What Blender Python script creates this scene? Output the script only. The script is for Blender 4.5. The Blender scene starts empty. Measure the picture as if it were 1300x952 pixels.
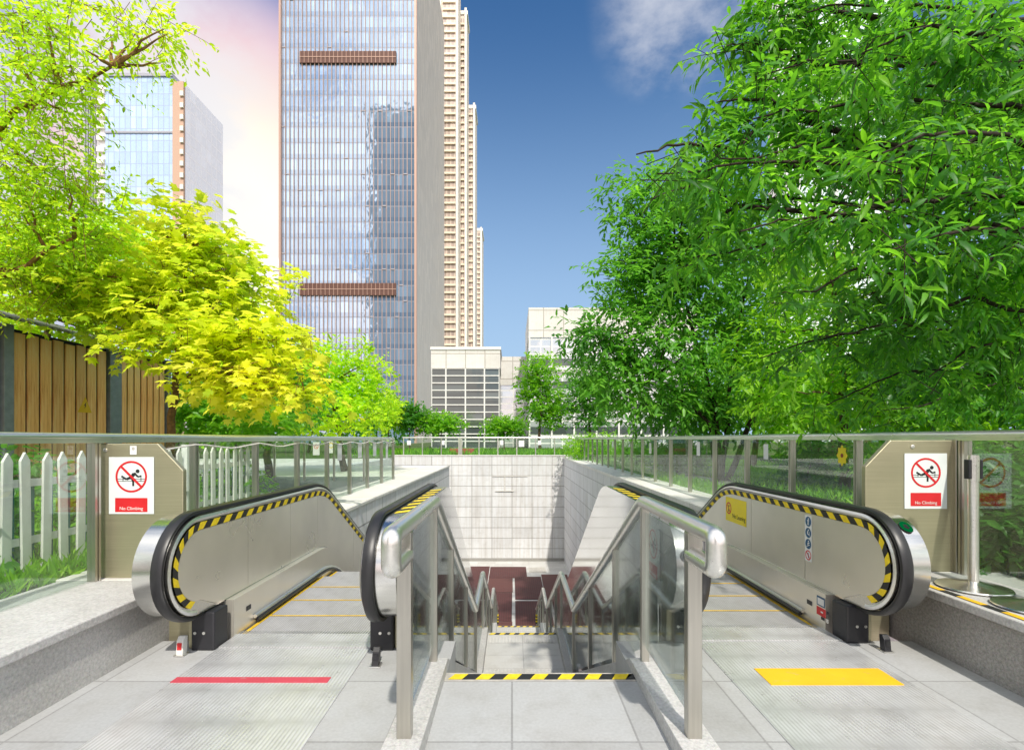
import bpy, math, random
import numpy as np
from mathutils import Vector, Matrix
PI = math.pi
R = math.radians
sc = bpy.context.scene
COL = sc.collection
F, U0, V0, H = 645.0, 650.0, 557.0, 1.43      # survey of the photograph: focal length in px, vanishing point, eye height

def W(u, v, y):
    """a surveyed point: real position of what stands at distance y"""
    return Vector(((u-U0)*y/F, y, H-(v-V0)*y/F))

# ------------------------------------------------------------------ node helpers
def new_mat(name):
    m = bpy.data.materials.new(name); m.use_nodes = True
    nt = m.node_tree
    for n in list(nt.nodes): nt.nodes.remove(n)
    out = nt.nodes.new('ShaderNodeOutputMaterial')
    return m, nt, out
def N(nt, t, **kw):
    n = nt.nodes.new(t)
    for k, v in kw.items():
        if k.startswith('i_'):
            key = k[2:]
            key = int(key) if key.isdigit() else key.replace('_', ' ')
            n.inputs[key].default_value = v
        else: setattr(n, k, v)
    return n
def L(nt, a, b): nt.links.new(a, b)
def ramp(nt, fac, stops, interp='LINEAR'):
    r = nt.nodes.new('ShaderNodeValToRGB'); r.color_ramp.interpolation = interp
    e = r.color_ramp.elements
    while len(e) > 1: e.remove(e[-1])
    e[0].position = stops[0][0]; e[0].color = (*stops[0][1], 1)
    for p, c in stops[1:]:
        k = e.new(p); k.color = (*c, 1)
    if fac is not None: L(nt, fac, r.inputs[0])
    return r
def mixc(nt, fac, a, b, blend='MIX'):
    m = nt.nodes.new('ShaderNodeMix'); m.data_type = 'RGBA'; m.blend_type = blend
    if isinstance(fac, (int, float)): m.inputs[0].default_value = fac
    else: L(nt, fac, m.inputs[0])
    for idx, c in ((6, a), (7, b)):
        if isinstance(c, (tuple, list)): m.inputs[idx].default_value = (*c[:3], 1)
        else: L(nt, c, m.inputs[idx])
    return m.outputs[2]
def math_(nt, op, a, b=None, c=None):
    m = nt.nodes.new('ShaderNodeMath'); m.operation = op
    for i, x in enumerate((a, b, c)):
        if x is None: continue
        if isinstance(x, (int, float)): m.inputs[i].default_value = x
        else: L(nt, x, m.inputs[i])
    return m.outputs[0]
def coords(nt, scale=(1, 1, 1), kind='Object', rot=(0, 0, 0)):
    tc = nt.nodes.new('ShaderNodeTexCoord'); mp = nt.nodes.new('ShaderNodeMapping')
    mp.inputs['Scale'].default_value = scale; mp.inputs['Rotation'].default_value = rot
    L(nt, tc.outputs[kind], mp.inputs[0]); return mp.outputs[0]
def noise(nt, vec, scale=5, detail=4, rough=.55):
    n = nt.nodes.new('ShaderNodeTexNoise'); n.inputs['Scale'].default_value = scale
    n.inputs['Detail'].default_value = detail; n.inputs['Roughness'].default_value = rough
    L(nt, vec, n.inputs['Vector']); return n.outputs[0]
def principled(nt, out, base, rough=.5, metal=0, spec=.5, bump=None, bump_s=.2, bump_d=.01):
    p = nt.nodes.new('ShaderNodeBsdfPrincipled')
    if isinstance(base, (tuple, list)): p.inputs['Base Color'].default_value = (*base[:3], 1)
    else: L(nt, base, p.inputs['Base Color'])
    if isinstance(rough, (int, float)): p.inputs['Roughness'].default_value = rough
    else: L(nt, rough, p.inputs['Roughness'])
    p.inputs['Metallic'].default_value = metal
    p.inputs['Specular IOR Level'].default_value = spec
    if bump is not None:
        b = nt.nodes.new('ShaderNodeBump'); b.inputs['Strength'].default_value = bump_s; b.inputs['Distance'].default_value = bump_d
        L(nt, bump, b.inputs['Height']); L(nt, b.outputs[0], p.inputs['Normal'])
    if out is not None: L(nt, p.outputs[0], out.inputs[0])
    return p
M = {}
def plain(name, base, rough=.5, metal=0, spec=.5, var=.12, scale=9):
    m, nt, out = new_mat(name)
    n = noise(nt, coords(nt), scale, 5)
    lo = tuple(c*(1-var) for c in base); hi = tuple(min(1, c*(1+var)) for c in base)
    c = ramp(nt, n, [(.3, lo), (.7, hi)])
    r = math_(nt, 'MULTIPLY_ADD', n, .25, rough-.12)
    principled(nt, out, c.outputs[0], r, metal, spec, n, .08, .004)
    M[name] = m; return m
def brushed(name, base, rough, stretch, var=.1, metal=1.0, bump=True):
    m, nt, out = new_mat(name)
    v = coords(nt, stretch); n = noise(nt, v, 1, 3)
    n2 = noise(nt, coords(nt), 1.7, 4)
    mix = math_(nt, 'ADD', math_(nt, 'MULTIPLY', n, .5), math_(nt, 'MULTIPLY', n2, .5))
    c = ramp(nt, mix, [(.35, tuple(x*(1-var) for x in base)), (.65, tuple(min(1, x*(1+var)) for x in base))])
    r = math_(nt, 'MULTIPLY_ADD', mix, .22, rough-.11)
    principled(nt, out, c.outputs[0], r, metal, .5, n if bump else None, .05, .002)
    M[name] = m
brushed('steel', (.60, .58, .52), .30, (3, 3, 120))
brushed('steel_rail', (.78, .77, .73), .30, (60, 4, 60), .08, .9, False)
brushed('steel_panel', (.80, .765, .67), .30, (160, 1.2, 1.2), .09, .66)
brushed('steel_olive', (.46, .43, .29), .42, (2, 2, 160), .1, .75)
brushed('steel_drum', (.72, .71, .68), .22, (2, 160, 2), .06)
brushed('steel_mirror', (.74, .75, .75), .07, (1.5, 1.5, 1.5), .03, .93, False)
brushed('steel_post', (.50, .48, .43), .32, (60, 60, 2))
plain('rubber', (.018, .018, .02), .38, 0, .5)
plain('black_plastic', (.02, .02, .024), .42, 0, .5)
plain('tape_yellow', (.82, .62, .02), .55, 0, .4, .15, 30)
plain('tape_black', (.02, .02, .02), .5, 0, .4, .3, 30)
plain('step_yellow', (.70, .46, .03), .6, 0, .3, .22, 14)
plain('white_paint', (.74, .74, .70), .5, 0, .4, .1)
plain('sign_white', (.72, .78, .76), .35, 0, .5, .03)
plain('sign_red', (.62, .02, .025), .4, 0, .5, .06)
plain('sign_black', (.012, .012, .014), .5)
plain('sign_blue', (.01, .09, .20), .4)
plain('sign_yellow', (.90, .72, .0), .4, 0, .5, .04)
def worn(name, base, under):
    m, nt, out = new_mat(name)
    n = noise(nt, coords(nt, (1, 3, 1)), 9, 9, .75); n2 = noise(nt, coords(nt), 2.5, 4)
    c = mixc(nt, ramp(nt, n, [(.60, (0, 0, 0)), (.68, (1, 1, 1))]).outputs[0], base, under)
    c = mixc(nt, .5, c, ramp(nt, n2, [(.3, (.72, .70, .66)), (.65, (1, 1, 1))]).outputs[0], 'MULTIPLY')
    principled(nt, out, c, .62, 0, .35, n, .06, .002); M[name] = m
worn('mark_yellow', (.86, .50, .02), (.50, .40, .20)); worn('mark_red', (.56, .07, .10), (.45, .30, .30))
plain('teal_paint', (.03, .17, .17), .5, 0, .4, .2)
plain('paper', (.78, .79, .77), .7, 0, .3, .04)
plain('bark', (.10, .065, .04), .85, 0, .2, .4, 30)
plain('bark_warm', (.22, .12, .05), .85, 0, .2, .35, 24)
plain('bark_dark', (.035, .026, .02), .85, 0, .2, .4, 30)
plain('frame_grey', (.20, .23, .26), .5, .2, .5, .15)
plain('iron', (.05, .055, .06), .5, .4, .5)
plain('roof_sheet', (.16, .16, .16), .6, .2, .4, .2)
plain('white_frame', (.76, .76, .73), .45, 0, .5, .05)
plain('dark_hole', (.03, .03, .032), .8)
plain('cable_white', (.75, .72, .66), .5)
plain('petal', (.86, .66, .02), .6)
plain('soil', (.10, .075, .05), .95, 0, .2, .4, 12)
plain('asphalt', (.11, .125, .12), .85, 0, .3, .25, 20)
plain('stone', (.46, .44, .40), .85, 0, .3, .2, 14)
plain('brick_red', (.34, .09, .06), .8, 0, .3, .2, 14)

def mat_glass(name, tint, refl=1.0, body=.04):
    m, nt, out = new_mat(name)
    tr = N(nt, 'ShaderNodeBsdfTransparent'); tr.inputs[0].default_value = (*tint, 1)
    gl = N(nt, 'ShaderNodeBsdfGlossy'); gl.inputs['Roughness'].default_value = .015
    fr = N(nt, 'ShaderNodeFresnel'); fr.inputs[0].default_value = 1.5
    f = math_(nt, 'MULTIPLY', fr.outputs[0], refl)
    df = N(nt, 'ShaderNodeBsdfDiffuse'); df.inputs[0].default_value = (.45, .55, .48, 1)
    n = noise(nt, coords(nt), 3, 6)
    d = math_(nt, 'MULTIPLY', n, body*2)
    m1 = N(nt, 'ShaderNodeMixShader'); L(nt, d, m1.inputs[0]); L(nt, tr.outputs[0], m1.inputs[1]); L(nt, df.outputs[0], m1.inputs[2])
    m2 = N(nt, 'ShaderNodeMixShader'); L(nt, f, m2.inputs[0]); L(nt, m1.outputs[0], m2.inputs[1]); L(nt, gl.outputs[0], m2.inputs[2])
    L(nt, m2.outputs[0], out.inputs[0]); M[name] = m
mat_glass('glass_fence', (.94, .98, .955), .22, .02)
mat_glass('glass_stair', (.93, .975, .965), .6, .025)

def mat_tiles(name, base, grout, bw, bh, mortar, swap, stain=.35, rough=.55, offset=0.0):
    """stone cladding: slabs with joints, slab to slab variation and dirty runs; swap says which object axes span the face"""
    m, nt, out = new_mat(name)
    tc = nt.nodes.new('ShaderNodeTexCoord'); sp = nt.nodes.new('ShaderNodeSeparateXYZ'); cb = nt.nodes.new('ShaderNodeCombineXYZ')
    L(nt, tc.outputs['Object'], sp.inputs[0])
    L(nt, sp.outputs[swap[0]], cb.inputs[0]); L(nt, sp.outputs[swap[1]], cb.inputs[1])
    b = nt.nodes.new('ShaderNodeTexBrick'); b.offset = offset
    b.inputs['Scale'].default_value = 1; b.inputs['Brick Width'].default_value = bw; b.inputs['Row Height'].default_value = bh
    b.inputs['Mortar Size'].default_value = mortar; b.inputs['Mortar Smooth'].default_value = .2
    b.inputs['Color1'].default_value = (*[c*.9 for c in base], 1); b.inputs['Color2'].default_value = (*[min(1, c*1.07) for c in base], 1)
    b.inputs['Mortar'].default_value = (*grout, 1)
    L(nt, cb.outputs[0], b.inputs['Vector'])
    n1 = noise(nt, cb.outputs[0], 60, 3)
    c = mixc(nt, .25, b.outputs['Color'], ramp(nt, n1, [(.3, tuple(x*.7 for x in base)), (.7, tuple(min(1, x*1.2) for x in base))]).outputs[0])
    mp = nt.nodes.new('ShaderNodeMapping'); mp.inputs['Scale'].default_value = (5, .22, 1) if swap[1] == 2 else (1, 1, 1)
    L(nt, cb.outputs[0], mp.inputs[0])
    n2 = noise(nt, mp.outputs[0], 1.2, 6, .65)
    st = ramp(nt, n2, [(.42, (1, 1, 1)), (.56, (.84, .80, .75)), (.75, (.56, .50, .44))])
    c = mixc(nt, stain, c, st.outputs[0], 'MULTIPLY')
    n3 = noise(nt, cb.outputs[0], .9, 5)
    c = mixc(nt, .35, c, ramp(nt, n3, [(.35, (.80, .79, .78)), (.65, (1, 1, 1))]).outputs[0], 'MULTIPLY')
    n5 = noise(nt, cb.outputs[0], 4.5, 9, .7)
    c = mixc(nt, .28, c, ramp(nt, n5, [(.36, (.70, .67, .62)), (.5, (1, 1, 1))]).outputs[0], 'MULTIPLY')
    principled(nt, out, c, rough, 0, .4, b.outputs['Fac'], -.4, .01)
    M[name] = m
mat_tiles('wall_tiles_y', (.72, .73, .745), (.20, .19, .18), 1.09, .565, .016, (0, 2), .55)
mat_tiles('wall_tiles_x', (.76, .77, .79), (.22, .22, .22), 1.09, .565, .014, (1, 2), .5)
mat_tiles('paving', (.76, .74, .69), (.33, .31, .28), .6, .6, .008, (0, 1), .2)
mat_tiles('floor_light', (.60, .60, .58), (.40, .40, .39), .9, .45, .008, (0, 1), .35)
mat_tiles('plaza', (.46, .47, .475), (.27, .27, .27), .6, .6, .006, (0, 1), .3)
mat_tiles('coping', (.80, .785, .75), (.40, .38, .35), 5, 1.1, .006, (0, 1), .3)
mat_tiles('podium_panel', (.74, .725, .69), (.36, .33, .28), 2.3, 2.3, .06, (0, 2), .15)
mat_tiles('podium_panel_side', (.66, .63, .57), (.36, .33, .28), 2.3, 2.3, .06, (1, 2), .15)

def mat_granite(name, a, b, c):
    m, nt, out = new_mat(name)
    v = coords(nt)
    vo = nt.nodes.new('ShaderNodeTexVoronoi'); vo.inputs['Scale'].default_value = 130; L(nt, v, vo.inputs['Vector'])
    n = noise(nt, v, 55, 6, .7)
    col = ramp(nt, n, [(.32, a), (.5, b), (.68, c)])
    col2 = mixc(nt, .18, col.outputs[0], vo.outputs['Color'], 'SOFT_LIGHT')
    hs = nt.nodes.new('ShaderNodeHueSaturation'); hs.inputs['Saturation'].default_value = .35; L(nt, col2, hs.inputs['Color'])
    big = noise(nt, coords(nt, (1, 1, 2.5)), 1.6, 5)
    col3 = mixc(nt, .6, hs.outputs[0], ramp(nt, big, [(.35, (.72, .70, .66)), (.7, (1, 1, 1))]).outputs[0], 'MULTIPLY')
    principled(nt, out, col3, .6, 0, .4, n, .15, .003); M[name] = m
mat_granite('granite', (.38, .38, .35), (.52, .515, .48), (.64, .63, .59))
mat_granite('granite_dark', (.22, .205, .165), (.33, .305, .25), (.44, .41, .34))
mat_granite('granite_top', (.42, .42, .40), (.56, .555, .53), (.68, .67, .64))

def mat_ribs(name, base, dark, period, axis, metal=.6, rough=.4, cross=None):
    m, nt, out = new_mat(name)
    tc = nt.nodes.new('ShaderNodeTexCoord'); sp = nt.nodes.new('ShaderNodeSeparateXYZ'); L(nt, tc.outputs['Object'], sp.inputs[0])
    w = math_(nt, 'SINE', math_(nt, 'MULTIPLY', sp.outputs[axis], 2*PI/period))
    w = math_(nt, 'MULTIPLY_ADD', w, .5, .5)
    w = math_(nt, 'POWER', w, .6)
    if cross:
        w2 = math_(nt, 'MULTIPLY_ADD', math_(nt, 'SINE', math_(nt, 'MULTIPLY', sp.outputs[1-axis], 2*PI/cross)), .5, .5)
        w = math_(nt, 'MULTIPLY', w, math_(nt, 'POWER', w2, .35))
    n = noise(nt, coords(nt, (1, 1, 1)), 2.2, 6, .6)
    n2 = noise(nt, coords(nt, (22, 1.2, 1)), 2, 4)
    c = mixc(nt, w, dark, base)
    c = mixc(nt, .6, c, ramp(nt, n, [(.3, (.70, .69, .67)), (.7, (1, 1, 1))]).outputs[0], 'MULTIPLY')
    c = mixc(nt, .4, c, ramp(nt, n2, [(.3, (.75, .75, .75)), (.7, (1.0, 1.0, 1.0))]).outputs[0], 'MULTIPLY')
    n4 = noise(nt, coords(nt, (1, 1, 1)), 7, 9, .72)
    c = mixc(nt, .28, c, ramp(nt, n4, [(.38, (.66, .64, .60)), (.52, (1, 1, 1))]).outputs[0], 'MULTIPLY')
    principled(nt, out, c, math_(nt, 'MULTIPLY_ADD', n, .3, rough-.15), metal, .5, w, .25, .003)
    M[name] = m
mat_ribs('floor_plate', (.86, .87, .885), (.62, .625, .63), .021, 0, .4, .29, .33)
mat_ribs('step_tread', (.62, .62, .62), (.40, .40, .41), .018, 0, .3, .5)
mat_ribs('mat_maroon', (.115, .035, .034), (.075, .024, .024), .09, 0, 0, .75)
mat_ribs('mat_maroon_light', (.15, .055, .048), (.10, .034, .032), .08, 1, 0, .75)

def mat_wood():
    m, nt, out = new_mat('wood_plank')
    oi = nt.nodes.new('ShaderNodeObjectInfo')
    v = coords(nt, (14, 14, .9)); n = noise(nt, v, 1.6, 6, .6)
    add = nt.nodes.new('ShaderNodeVectorMath'); add.operation = 'ADD'
    w = nt.nodes.new('ShaderNodeTexNoise'); w.inputs['Scale'].default_value = .9; w.inputs['Detail'].default_value = 5
    L(nt, coords(nt, (2.4, 4.4, .5)), w.inputs['Vector'])
    c = ramp(nt, n, [(.3, (.70, .32, .11)), (.5, (1.0, .62, .26)), (.72, (1.0, .82, .48))])
    c2 = ramp(nt, w.outputs[0], [(.35, (.80, .55, .32)), (.5, (1, .85, .6)), (.66, (.82, .82, .66))])
    c3 = ramp(nt, oi.outputs['Random'], [(0, (.62, .50, .40)), (.3, (1, .80, .58)), (.6, (.95, .95, .80)), (1, (1, .66, .40))])
    principled(nt, out, mixc(nt, .5, mixc(nt, .25, c.outputs[0], c2.outputs[0], 'MULTIPLY'), c3.outputs[0], 'MULTIPLY'), .6, 0, .3, n, .2, .004)
    M['wood_plank'] = m
mat_wood()

def mat_leaf(name, dark, mid, light, trans, tfac=.45, rough=.42):
    m, nt, out = new_mat(name)
    at = nt.nodes.new('ShaderNodeAttribute'); at.attribute_name = 'tint'
    c = ramp(nt, at.outputs['Fac'], [(0, dark), (.5, mid), (1, light)])
    p = principled(nt, None, c.outputs[0], rough, 0, .45)
    t = nt.nodes.new('ShaderNodeBsdfTranslucent')
    L(nt, mixc(nt, .5, trans, mixc(nt, 1, c.outputs[0], (2.2, 2.2, 2.2), 'MULTIPLY')), t.inputs[0])
    mx = nt.nodes.new('ShaderNodeMixShader'); mx.inputs[0].default_value = tfac
    L(nt, p.outputs[0], mx.inputs[1]); L(nt, t.outputs[0], mx.inputs[2]); L(nt, mx.outputs[0], out.inputs[0])
    M[name] = m
mat_leaf('leaf_peach', (.016, .085, .016), (.060, .25, .018), (.24, .52, .025), (.34, .80, .02), .48, .46)
mat_leaf('leaf_mid', (.030, .13, .020), (.070, .25, .022), (.16, .40, .035), (.28, .70, .03), .45)
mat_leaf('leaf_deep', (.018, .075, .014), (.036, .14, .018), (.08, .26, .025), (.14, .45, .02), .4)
mat_leaf('leaf_fresh', (.07, .22, .012), (.16, .40, .015), (.32, .56, .03), (.45, .80, .02), .5)
mat_leaf('leaf_lime', (.16, .38, .010), (.42, .64, .014), (.70, .78, .05), (.90, 1.0, .03), .55)
mat_leaf('leaf_gold', (.24, .42, .010), (.58, .64, .014), (.84, .78, .10), (.92, .94, .10), .55)

def mat_ground():
    m, nt, out = new_mat('ground')
    v = coords(nt); n = noise(nt, v, .35, 8, .65); n2 = noise(nt, v, 9, 5)
    c = ramp(nt, n, [(.35, (.045, .075, .02)), (.5, (.07, .12, .025)), (.66, (.13, .11, .07))])
    principled(nt, out, mixc(nt, .5, c.outputs[0], ramp(nt, n2, [(.3, (.5, .5, .45)), (.7, (1.2, 1.2, 1.1))]).outputs[0], 'MULTIPLY'), .95, 0, .15, n2, .5, .03)
    M['ground'] = m
mat_ground()

def mat_facade(name, glass, frame, dx, dz, fx, fz, axis, rough=.06, gloss=.7, vary=.25, wob=.012, spandrel=None, air=None):
    """curtain wall: glass panes in a grid of mullions, each pane with its own tone, a little out of true like real glazing"""
    m, nt, out = new_mat(name)
    tc = nt.nodes.new('ShaderNodeTexCoord'); sp = nt.nodes.new('ShaderNodeSeparateXYZ'); L(nt, tc.outputs['Object'], sp.inputs[0])
    a = math_(nt, 'DIVIDE', sp.outputs[axis], dx); b = math_(nt, 'DIVIDE', sp.outputs[2], dz)
    fa = math_(nt, 'FRACT', a); fb = math_(nt, 'FRACT', b)
    ga = math_(nt, 'LESS_THAN', fa, fx); gb = math_(nt, 'LESS_THAN', fb, fz)
    g = math_(nt, 'MAXIMUM', ga, gb)
    cb = nt.nodes.new('ShaderNodeCombineXYZ'); L(nt, math_(nt, 'FLOOR', a), cb.inputs[0]); L(nt, math_(nt, 'FLOOR', b), cb.inputs[1])
    wn = nt.nodes.new('ShaderNodeTexWhiteNoise'); L(nt, cb.outputs[0], wn.inputs['Vector'])
    col = ramp(nt, wn.outputs['Value'], [(0, tuple(x*(1-vary) for x in glass)), (.8, glass), (1, tuple(min(1, x*(1+1.5*vary)) for x in glass))])
    colr = col.outputs[0]
    if spandrel:
        s = math_(nt, 'LESS_THAN', fb, spandrel[0]); colr = mixc(nt, s, colr, spandrel[1])
    df = N(nt, 'ShaderNodeBsdfDiffuse'); L(nt, colr, df.inputs[0])
    gl = N(nt, 'ShaderNodeBsdfGlossy'); gl.inputs['Roughness'].default_value = rough
    L(nt, mixc(nt, .5, colr, (1, 1, 1)), gl.inputs[0])
    bn = N(nt, 'ShaderNodeBump'); bn.inputs['Strength'].default_value = 1; bn.inputs['Distance'].default_value = wob
    nz = noise(nt, coords(nt, (.5, .5, .35)), 1, 2)
    L(nt, math_(nt, 'ADD', nz, math_(nt, 'MULTIPLY', wn.outputs['Value'], 0)), bn.inputs['Height'])
    L(nt, bn.outputs[0], gl.inputs['Normal'])
    mg = N(nt, 'ShaderNodeMixShader'); mg.inputs[0].default_value = gloss; L(nt, df.outputs[0], mg.inputs[1]); L(nt, gl.outputs[0], mg.inputs[2])
    fr = N(nt, 'ShaderNodeBsdfPrincipled'); fr.inputs['Base Color'].default_value = (*frame, 1); fr.inputs['Roughness'].default_value = .5
    ms = N(nt, 'ShaderNodeMixShader'); L(nt, g, ms.inputs[0]); L(nt, mg.outputs[0], ms.inputs[1]); L(nt, fr.outputs[0], ms.inputs[2])
    last = ms.outputs[0]
    if air:                                                       # haze over far walls, put into their material as an even glow
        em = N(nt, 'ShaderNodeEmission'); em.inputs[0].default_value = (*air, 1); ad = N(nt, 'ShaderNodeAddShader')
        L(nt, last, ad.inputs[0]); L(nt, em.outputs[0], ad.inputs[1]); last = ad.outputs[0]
    L(nt, last, out.inputs[0]); M[name] = m
mat_facade('tower_glass', (.36, .54, .78), (.26, .30, .38), 1.23, 4.05, .05, .06, 0, .03, .58, .20, .03, (.34, (.22, .36, .56)))
mat_facade('tower_side', (.78, .68, .57), (.64, .55, .45), .62, 4.05, .42, .02, 1, .25, .25, .15, .02)
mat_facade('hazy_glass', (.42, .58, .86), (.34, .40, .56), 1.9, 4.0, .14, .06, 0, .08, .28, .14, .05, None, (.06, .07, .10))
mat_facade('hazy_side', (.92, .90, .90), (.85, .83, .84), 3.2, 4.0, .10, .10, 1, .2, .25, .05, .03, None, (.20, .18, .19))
mat_facade('pale_teal', (.66, .84, .84), (.82, .90, .90), 1.4, 4.0, .35, .05, 0, .1, .4, .1, .03)
mat_facade('resid_window', (.60, .48, .42), (.78, .67, .56), 1.6, 3.0, .16, .30, 0, .2, .2, .25, .02)
mat_facade('resid_side', (.82, .66, .50), (.93, .81, .66), 2.4, 3.0, .45, .34, 1, .2, .15, .25, .02)
mat_facade('podium_glass', (.09, .11, .11), (.05, .06, .06), 2.0, .86, .0001, .0001, 0, .03, .16, .3, .03)
mat_facade('podium_pale', (.62, .66, .70), (.80, .79, .76), 2.5, .85, .06, .16, 0, .08, .5, .15, .03)
mat_facade('brick_front', (.16, .18, .20), (.20, .11, .09), 3.4, 4.4, .42, .36, 0, .1, .2, .5, .02)
plain('brick_tower', (.30, .17, .14), .8, 0, .3, .15)
plain('fin_bronze', (.52, .34, .27), .45, .3, .5, .1)
plain('louver', (.13, .06, .045), .6, .1, .4, .2)
plain('tan_brown', (.60, .40, .30), .6, 0, .4, .05)
plain('resid_white', (.90, .86, .78), .6, 0, .3, .05)
plain('resid_slab', (.90, .79, .63), .6, 0, .3, .06)
plain('resid_wall', (.62, .50, .38), .7, 0, .3, .06)
plain('concrete_pale', (.62, .60, .56), .7, 0, .3, .1)
plain('hazy_dark', (.42, .42, .48), .6)
m_, nt_, out_ = new_mat('green_lamp')
e_ = N(nt_, 'ShaderNodeEmission'); e_.inputs[0].default_value = (.0, .42, .10, 1); e_.inputs[1].default_value = .35
L(nt_, e_.outputs[0], out_.inputs[0]); M['green_lamp'] = m_

# ------------------------------------------------------------------ mesh helpers
class MB:
    def __init__(s): s.v = []; s.f = []; s.m = []
    def add(s, vs, fs, mi=0):
        o = len(s.v); s.v += [tuple(p) for p in vs]
        for f in fs: s.f.append([o+i for i in f]); s.m.append(mi)
        return s
    def box(s, x0, y0, z0, x1, y1, z1, mi=0):
        x0, x1 = sorted((x0, x1)); y0, y1 = sorted((y0, y1)); z0, z1 = sorted((z0, z1))
        v = [(x0,y0,z0),(x1,y0,z0),(x1,y1,z0),(x0,y1,z0),(x0,y0,z1),(x1,y0,z1),(x1,y1,z1),(x0,y1,z1)]
        return s.add(v, [(0,3,2,1),(4,5,6,7),(0,1,5,4),(1,2,6,5),(2,3,7,6),(3,0,4,7)], mi)
    def cbox(s, c, d, mi=0):
        return s.box(c[0]-d[0]/2, c[1]-d[1]/2, c[2]-d[2]/2, c[0]+d[0]/2, c[1]+d[1]/2, c[2]+d[2]/2, mi)
    def quad(s, a, b, c, d, mi=0): return s.add([a, b, c, d], [(0,1,2,3)], mi)
    def prism_x(s, poly, x0, x1, mi=0):
        x0, x1 = min(x0, x1), max(x0, x1)
        if sum(poly[i][0]*poly[(i+1)%len(poly)][1]-poly[(i+1)%len(poly)][0]*poly[i][1] for i in range(len(poly))) < 0: poly = poly[::-1]
        n = len(poly)
        v = [(x0, p[0], p[1]) for p in poly]+[(x1, p[0], p[1]) for p in poly]
        f = [tuple(range(n-1, -1, -1)), tuple(range(n, 2*n))]+[(i, (i+1)%n, n+(i+1)%n, n+i) for i in range(n)]
        return s.add(v, f, mi)
    def prism_y(s, poly, y0, y1, mi=0):      # poly in (x,z)
        n = len(poly)
        if sum(poly[i][0]*poly[(i+1)%n][1]-poly[(i+1)%n][0]*poly[i][1] for i in range(n)) < 0: poly = poly[::-1]
        v = [(p[0], y0, p[1]) for p in poly]+[(p[0], y1, p[1]) for p in poly]
        f = [tuple(range(n)), tuple(range(2*n-1, n-1, -1))]+[(i, n+i, n+(i+1)%n, (i+1)%n) for i in range(n)]
        return s.add(v, f, mi)
    def tube(s, pts, rad, seg=8, mi=0, caps=True):
        pts = [Vector(p) for p in pts]
        if isinstance(rad, (int, float)): rad = [rad]*len(pts)
        o = len(s.v); up = None
        for i, p in enumerate(pts):
            t = (pts[min(i+1, len(pts)-1)]-pts[max(i-1, 0)])
            t = t.normalized() if t.length > 1e-9 else Vector((0,0,1))
            if up is None:
                up = Vector((0,0,1)) if abs(t.z) < .9 else Vector((1,0,0))
            a = t.cross(up)
            if a.length < 1e-4: a = t.cross(Vector((0,1,0)))
            a.normalize(); b = a.cross(t).normalized(); up = b
            for k in range(seg):
                an = 2*PI*k/seg
                s.v.append(tuple(p+a*math.cos(an)*rad[i]+b*math.sin(an)*rad[i]))
        for i in range(len(pts)-1):
            for k in range(seg):
                s.f.append([o+i*seg+k, o+i*seg+(k+1)%seg, o+(i+1)*seg+(k+1)%seg, o+(i+1)*seg+k]); s.m.append(mi)
        if caps:
            s.f.append([o+k for k in range(seg)][::-1]); s.m.append(mi)
            e = o+(len(pts)-1)*seg; s.f.append([e+k for k in range(seg)]); s.m.append(mi)
        return s
    def lathe(s, prof, c=(0,0,0), seg=32, mi=0):   # prof (r,z)
        o = len(s.v)
        for r, z in prof:
            for k in range(seg):
                s.v.append((c[0]+r*math.cos(2*PI*k/seg), c[1]+r*math.sin(2*PI*k/seg), c[2]+z))
        for i in range(len(prof)-1):
            for k in range(seg):
                s.f.append([o+i*seg+k, o+i*seg+(k+1)%seg, o+(i+1)*seg+(k+1)%seg, o+(i+1)*seg+k]); s.m.append(mi)
        s.f.append([o+(len(prof)-1)*seg+k for k in range(seg)]); s.m.append(mi)
        return s
    def build(s, name, mats, parent=None, smooth=False, bevel=0, loc=None):
        me = bpy.data.meshes.new(name); me.from_pydata(s.v, [], s.f)
        if not isinstance(mats, (list, tuple)): mats = [mats]
        for m in mats: me.materials.append(M[m] if isinstance(m, str) else m)
        me.polygons.foreach_set('material_index', s.m)
        if smooth:
            me.polygons.foreach_set('use_smooth', [True]*len(s.f))
            me.set_sharp_from_angle(angle=R(40))
        me.update()
        o = bpy.data.objects.new(name, me); COL.objects.link(o)
        if parent: o.parent = parent
        if loc: o.location = loc
        if bevel:
            b = o.modifiers.new('edge', 'BEVEL'); b.width = bevel; b.segments = 2; b.limit_method = 'ANGLE'
        return o
def tag(o, label=None, cat=None, group=None, kind=None):
    if label: o['label'] = label
    if cat: o['category'] = cat
    if group: o['group'] = group
    if kind: o['kind'] = kind
    return o
def thing(name, label, cat, loc=(0,0,0), rz=0, group=None):
    o = bpy.data.objects.new(name, None); COL.objects.link(o); o.location = loc; o.rotation_euler = (0,0,rz)
    o.empty_display_size = .1
    return tag(o, label, cat, group)
def copy_tree(o, parent=None):
    c = o.copy(); COL.objects.link(c)
    if parent: c.parent = parent
    for ch in list(o.children): copy_tree(ch, c)
    return c
def text_obj(name, s, size, mat, parent, mtx, align='CENTER'):
    cu = bpy.data.curves.new('lettering', 'FONT'); cu.body = s; cu.size = size; cu.align_x = align; cu.align_y = 'CENTER'; cu.extrude = .0006
    t = bpy.data.objects.new('lettering', cu); COL.objects.link(t)
    dg = bpy.context.evaluated_depsgraph_get(); me = bpy.data.meshes.new_from_object(t.evaluated_get(dg))
    bpy.data.objects.remove(t)
    me.materials.clear(); me.materials.append(M[mat]); me.transform(mtx)
    o = bpy.data.objects.new(name, me); COL.objects.link(o); o.parent = parent
    return o
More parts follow.
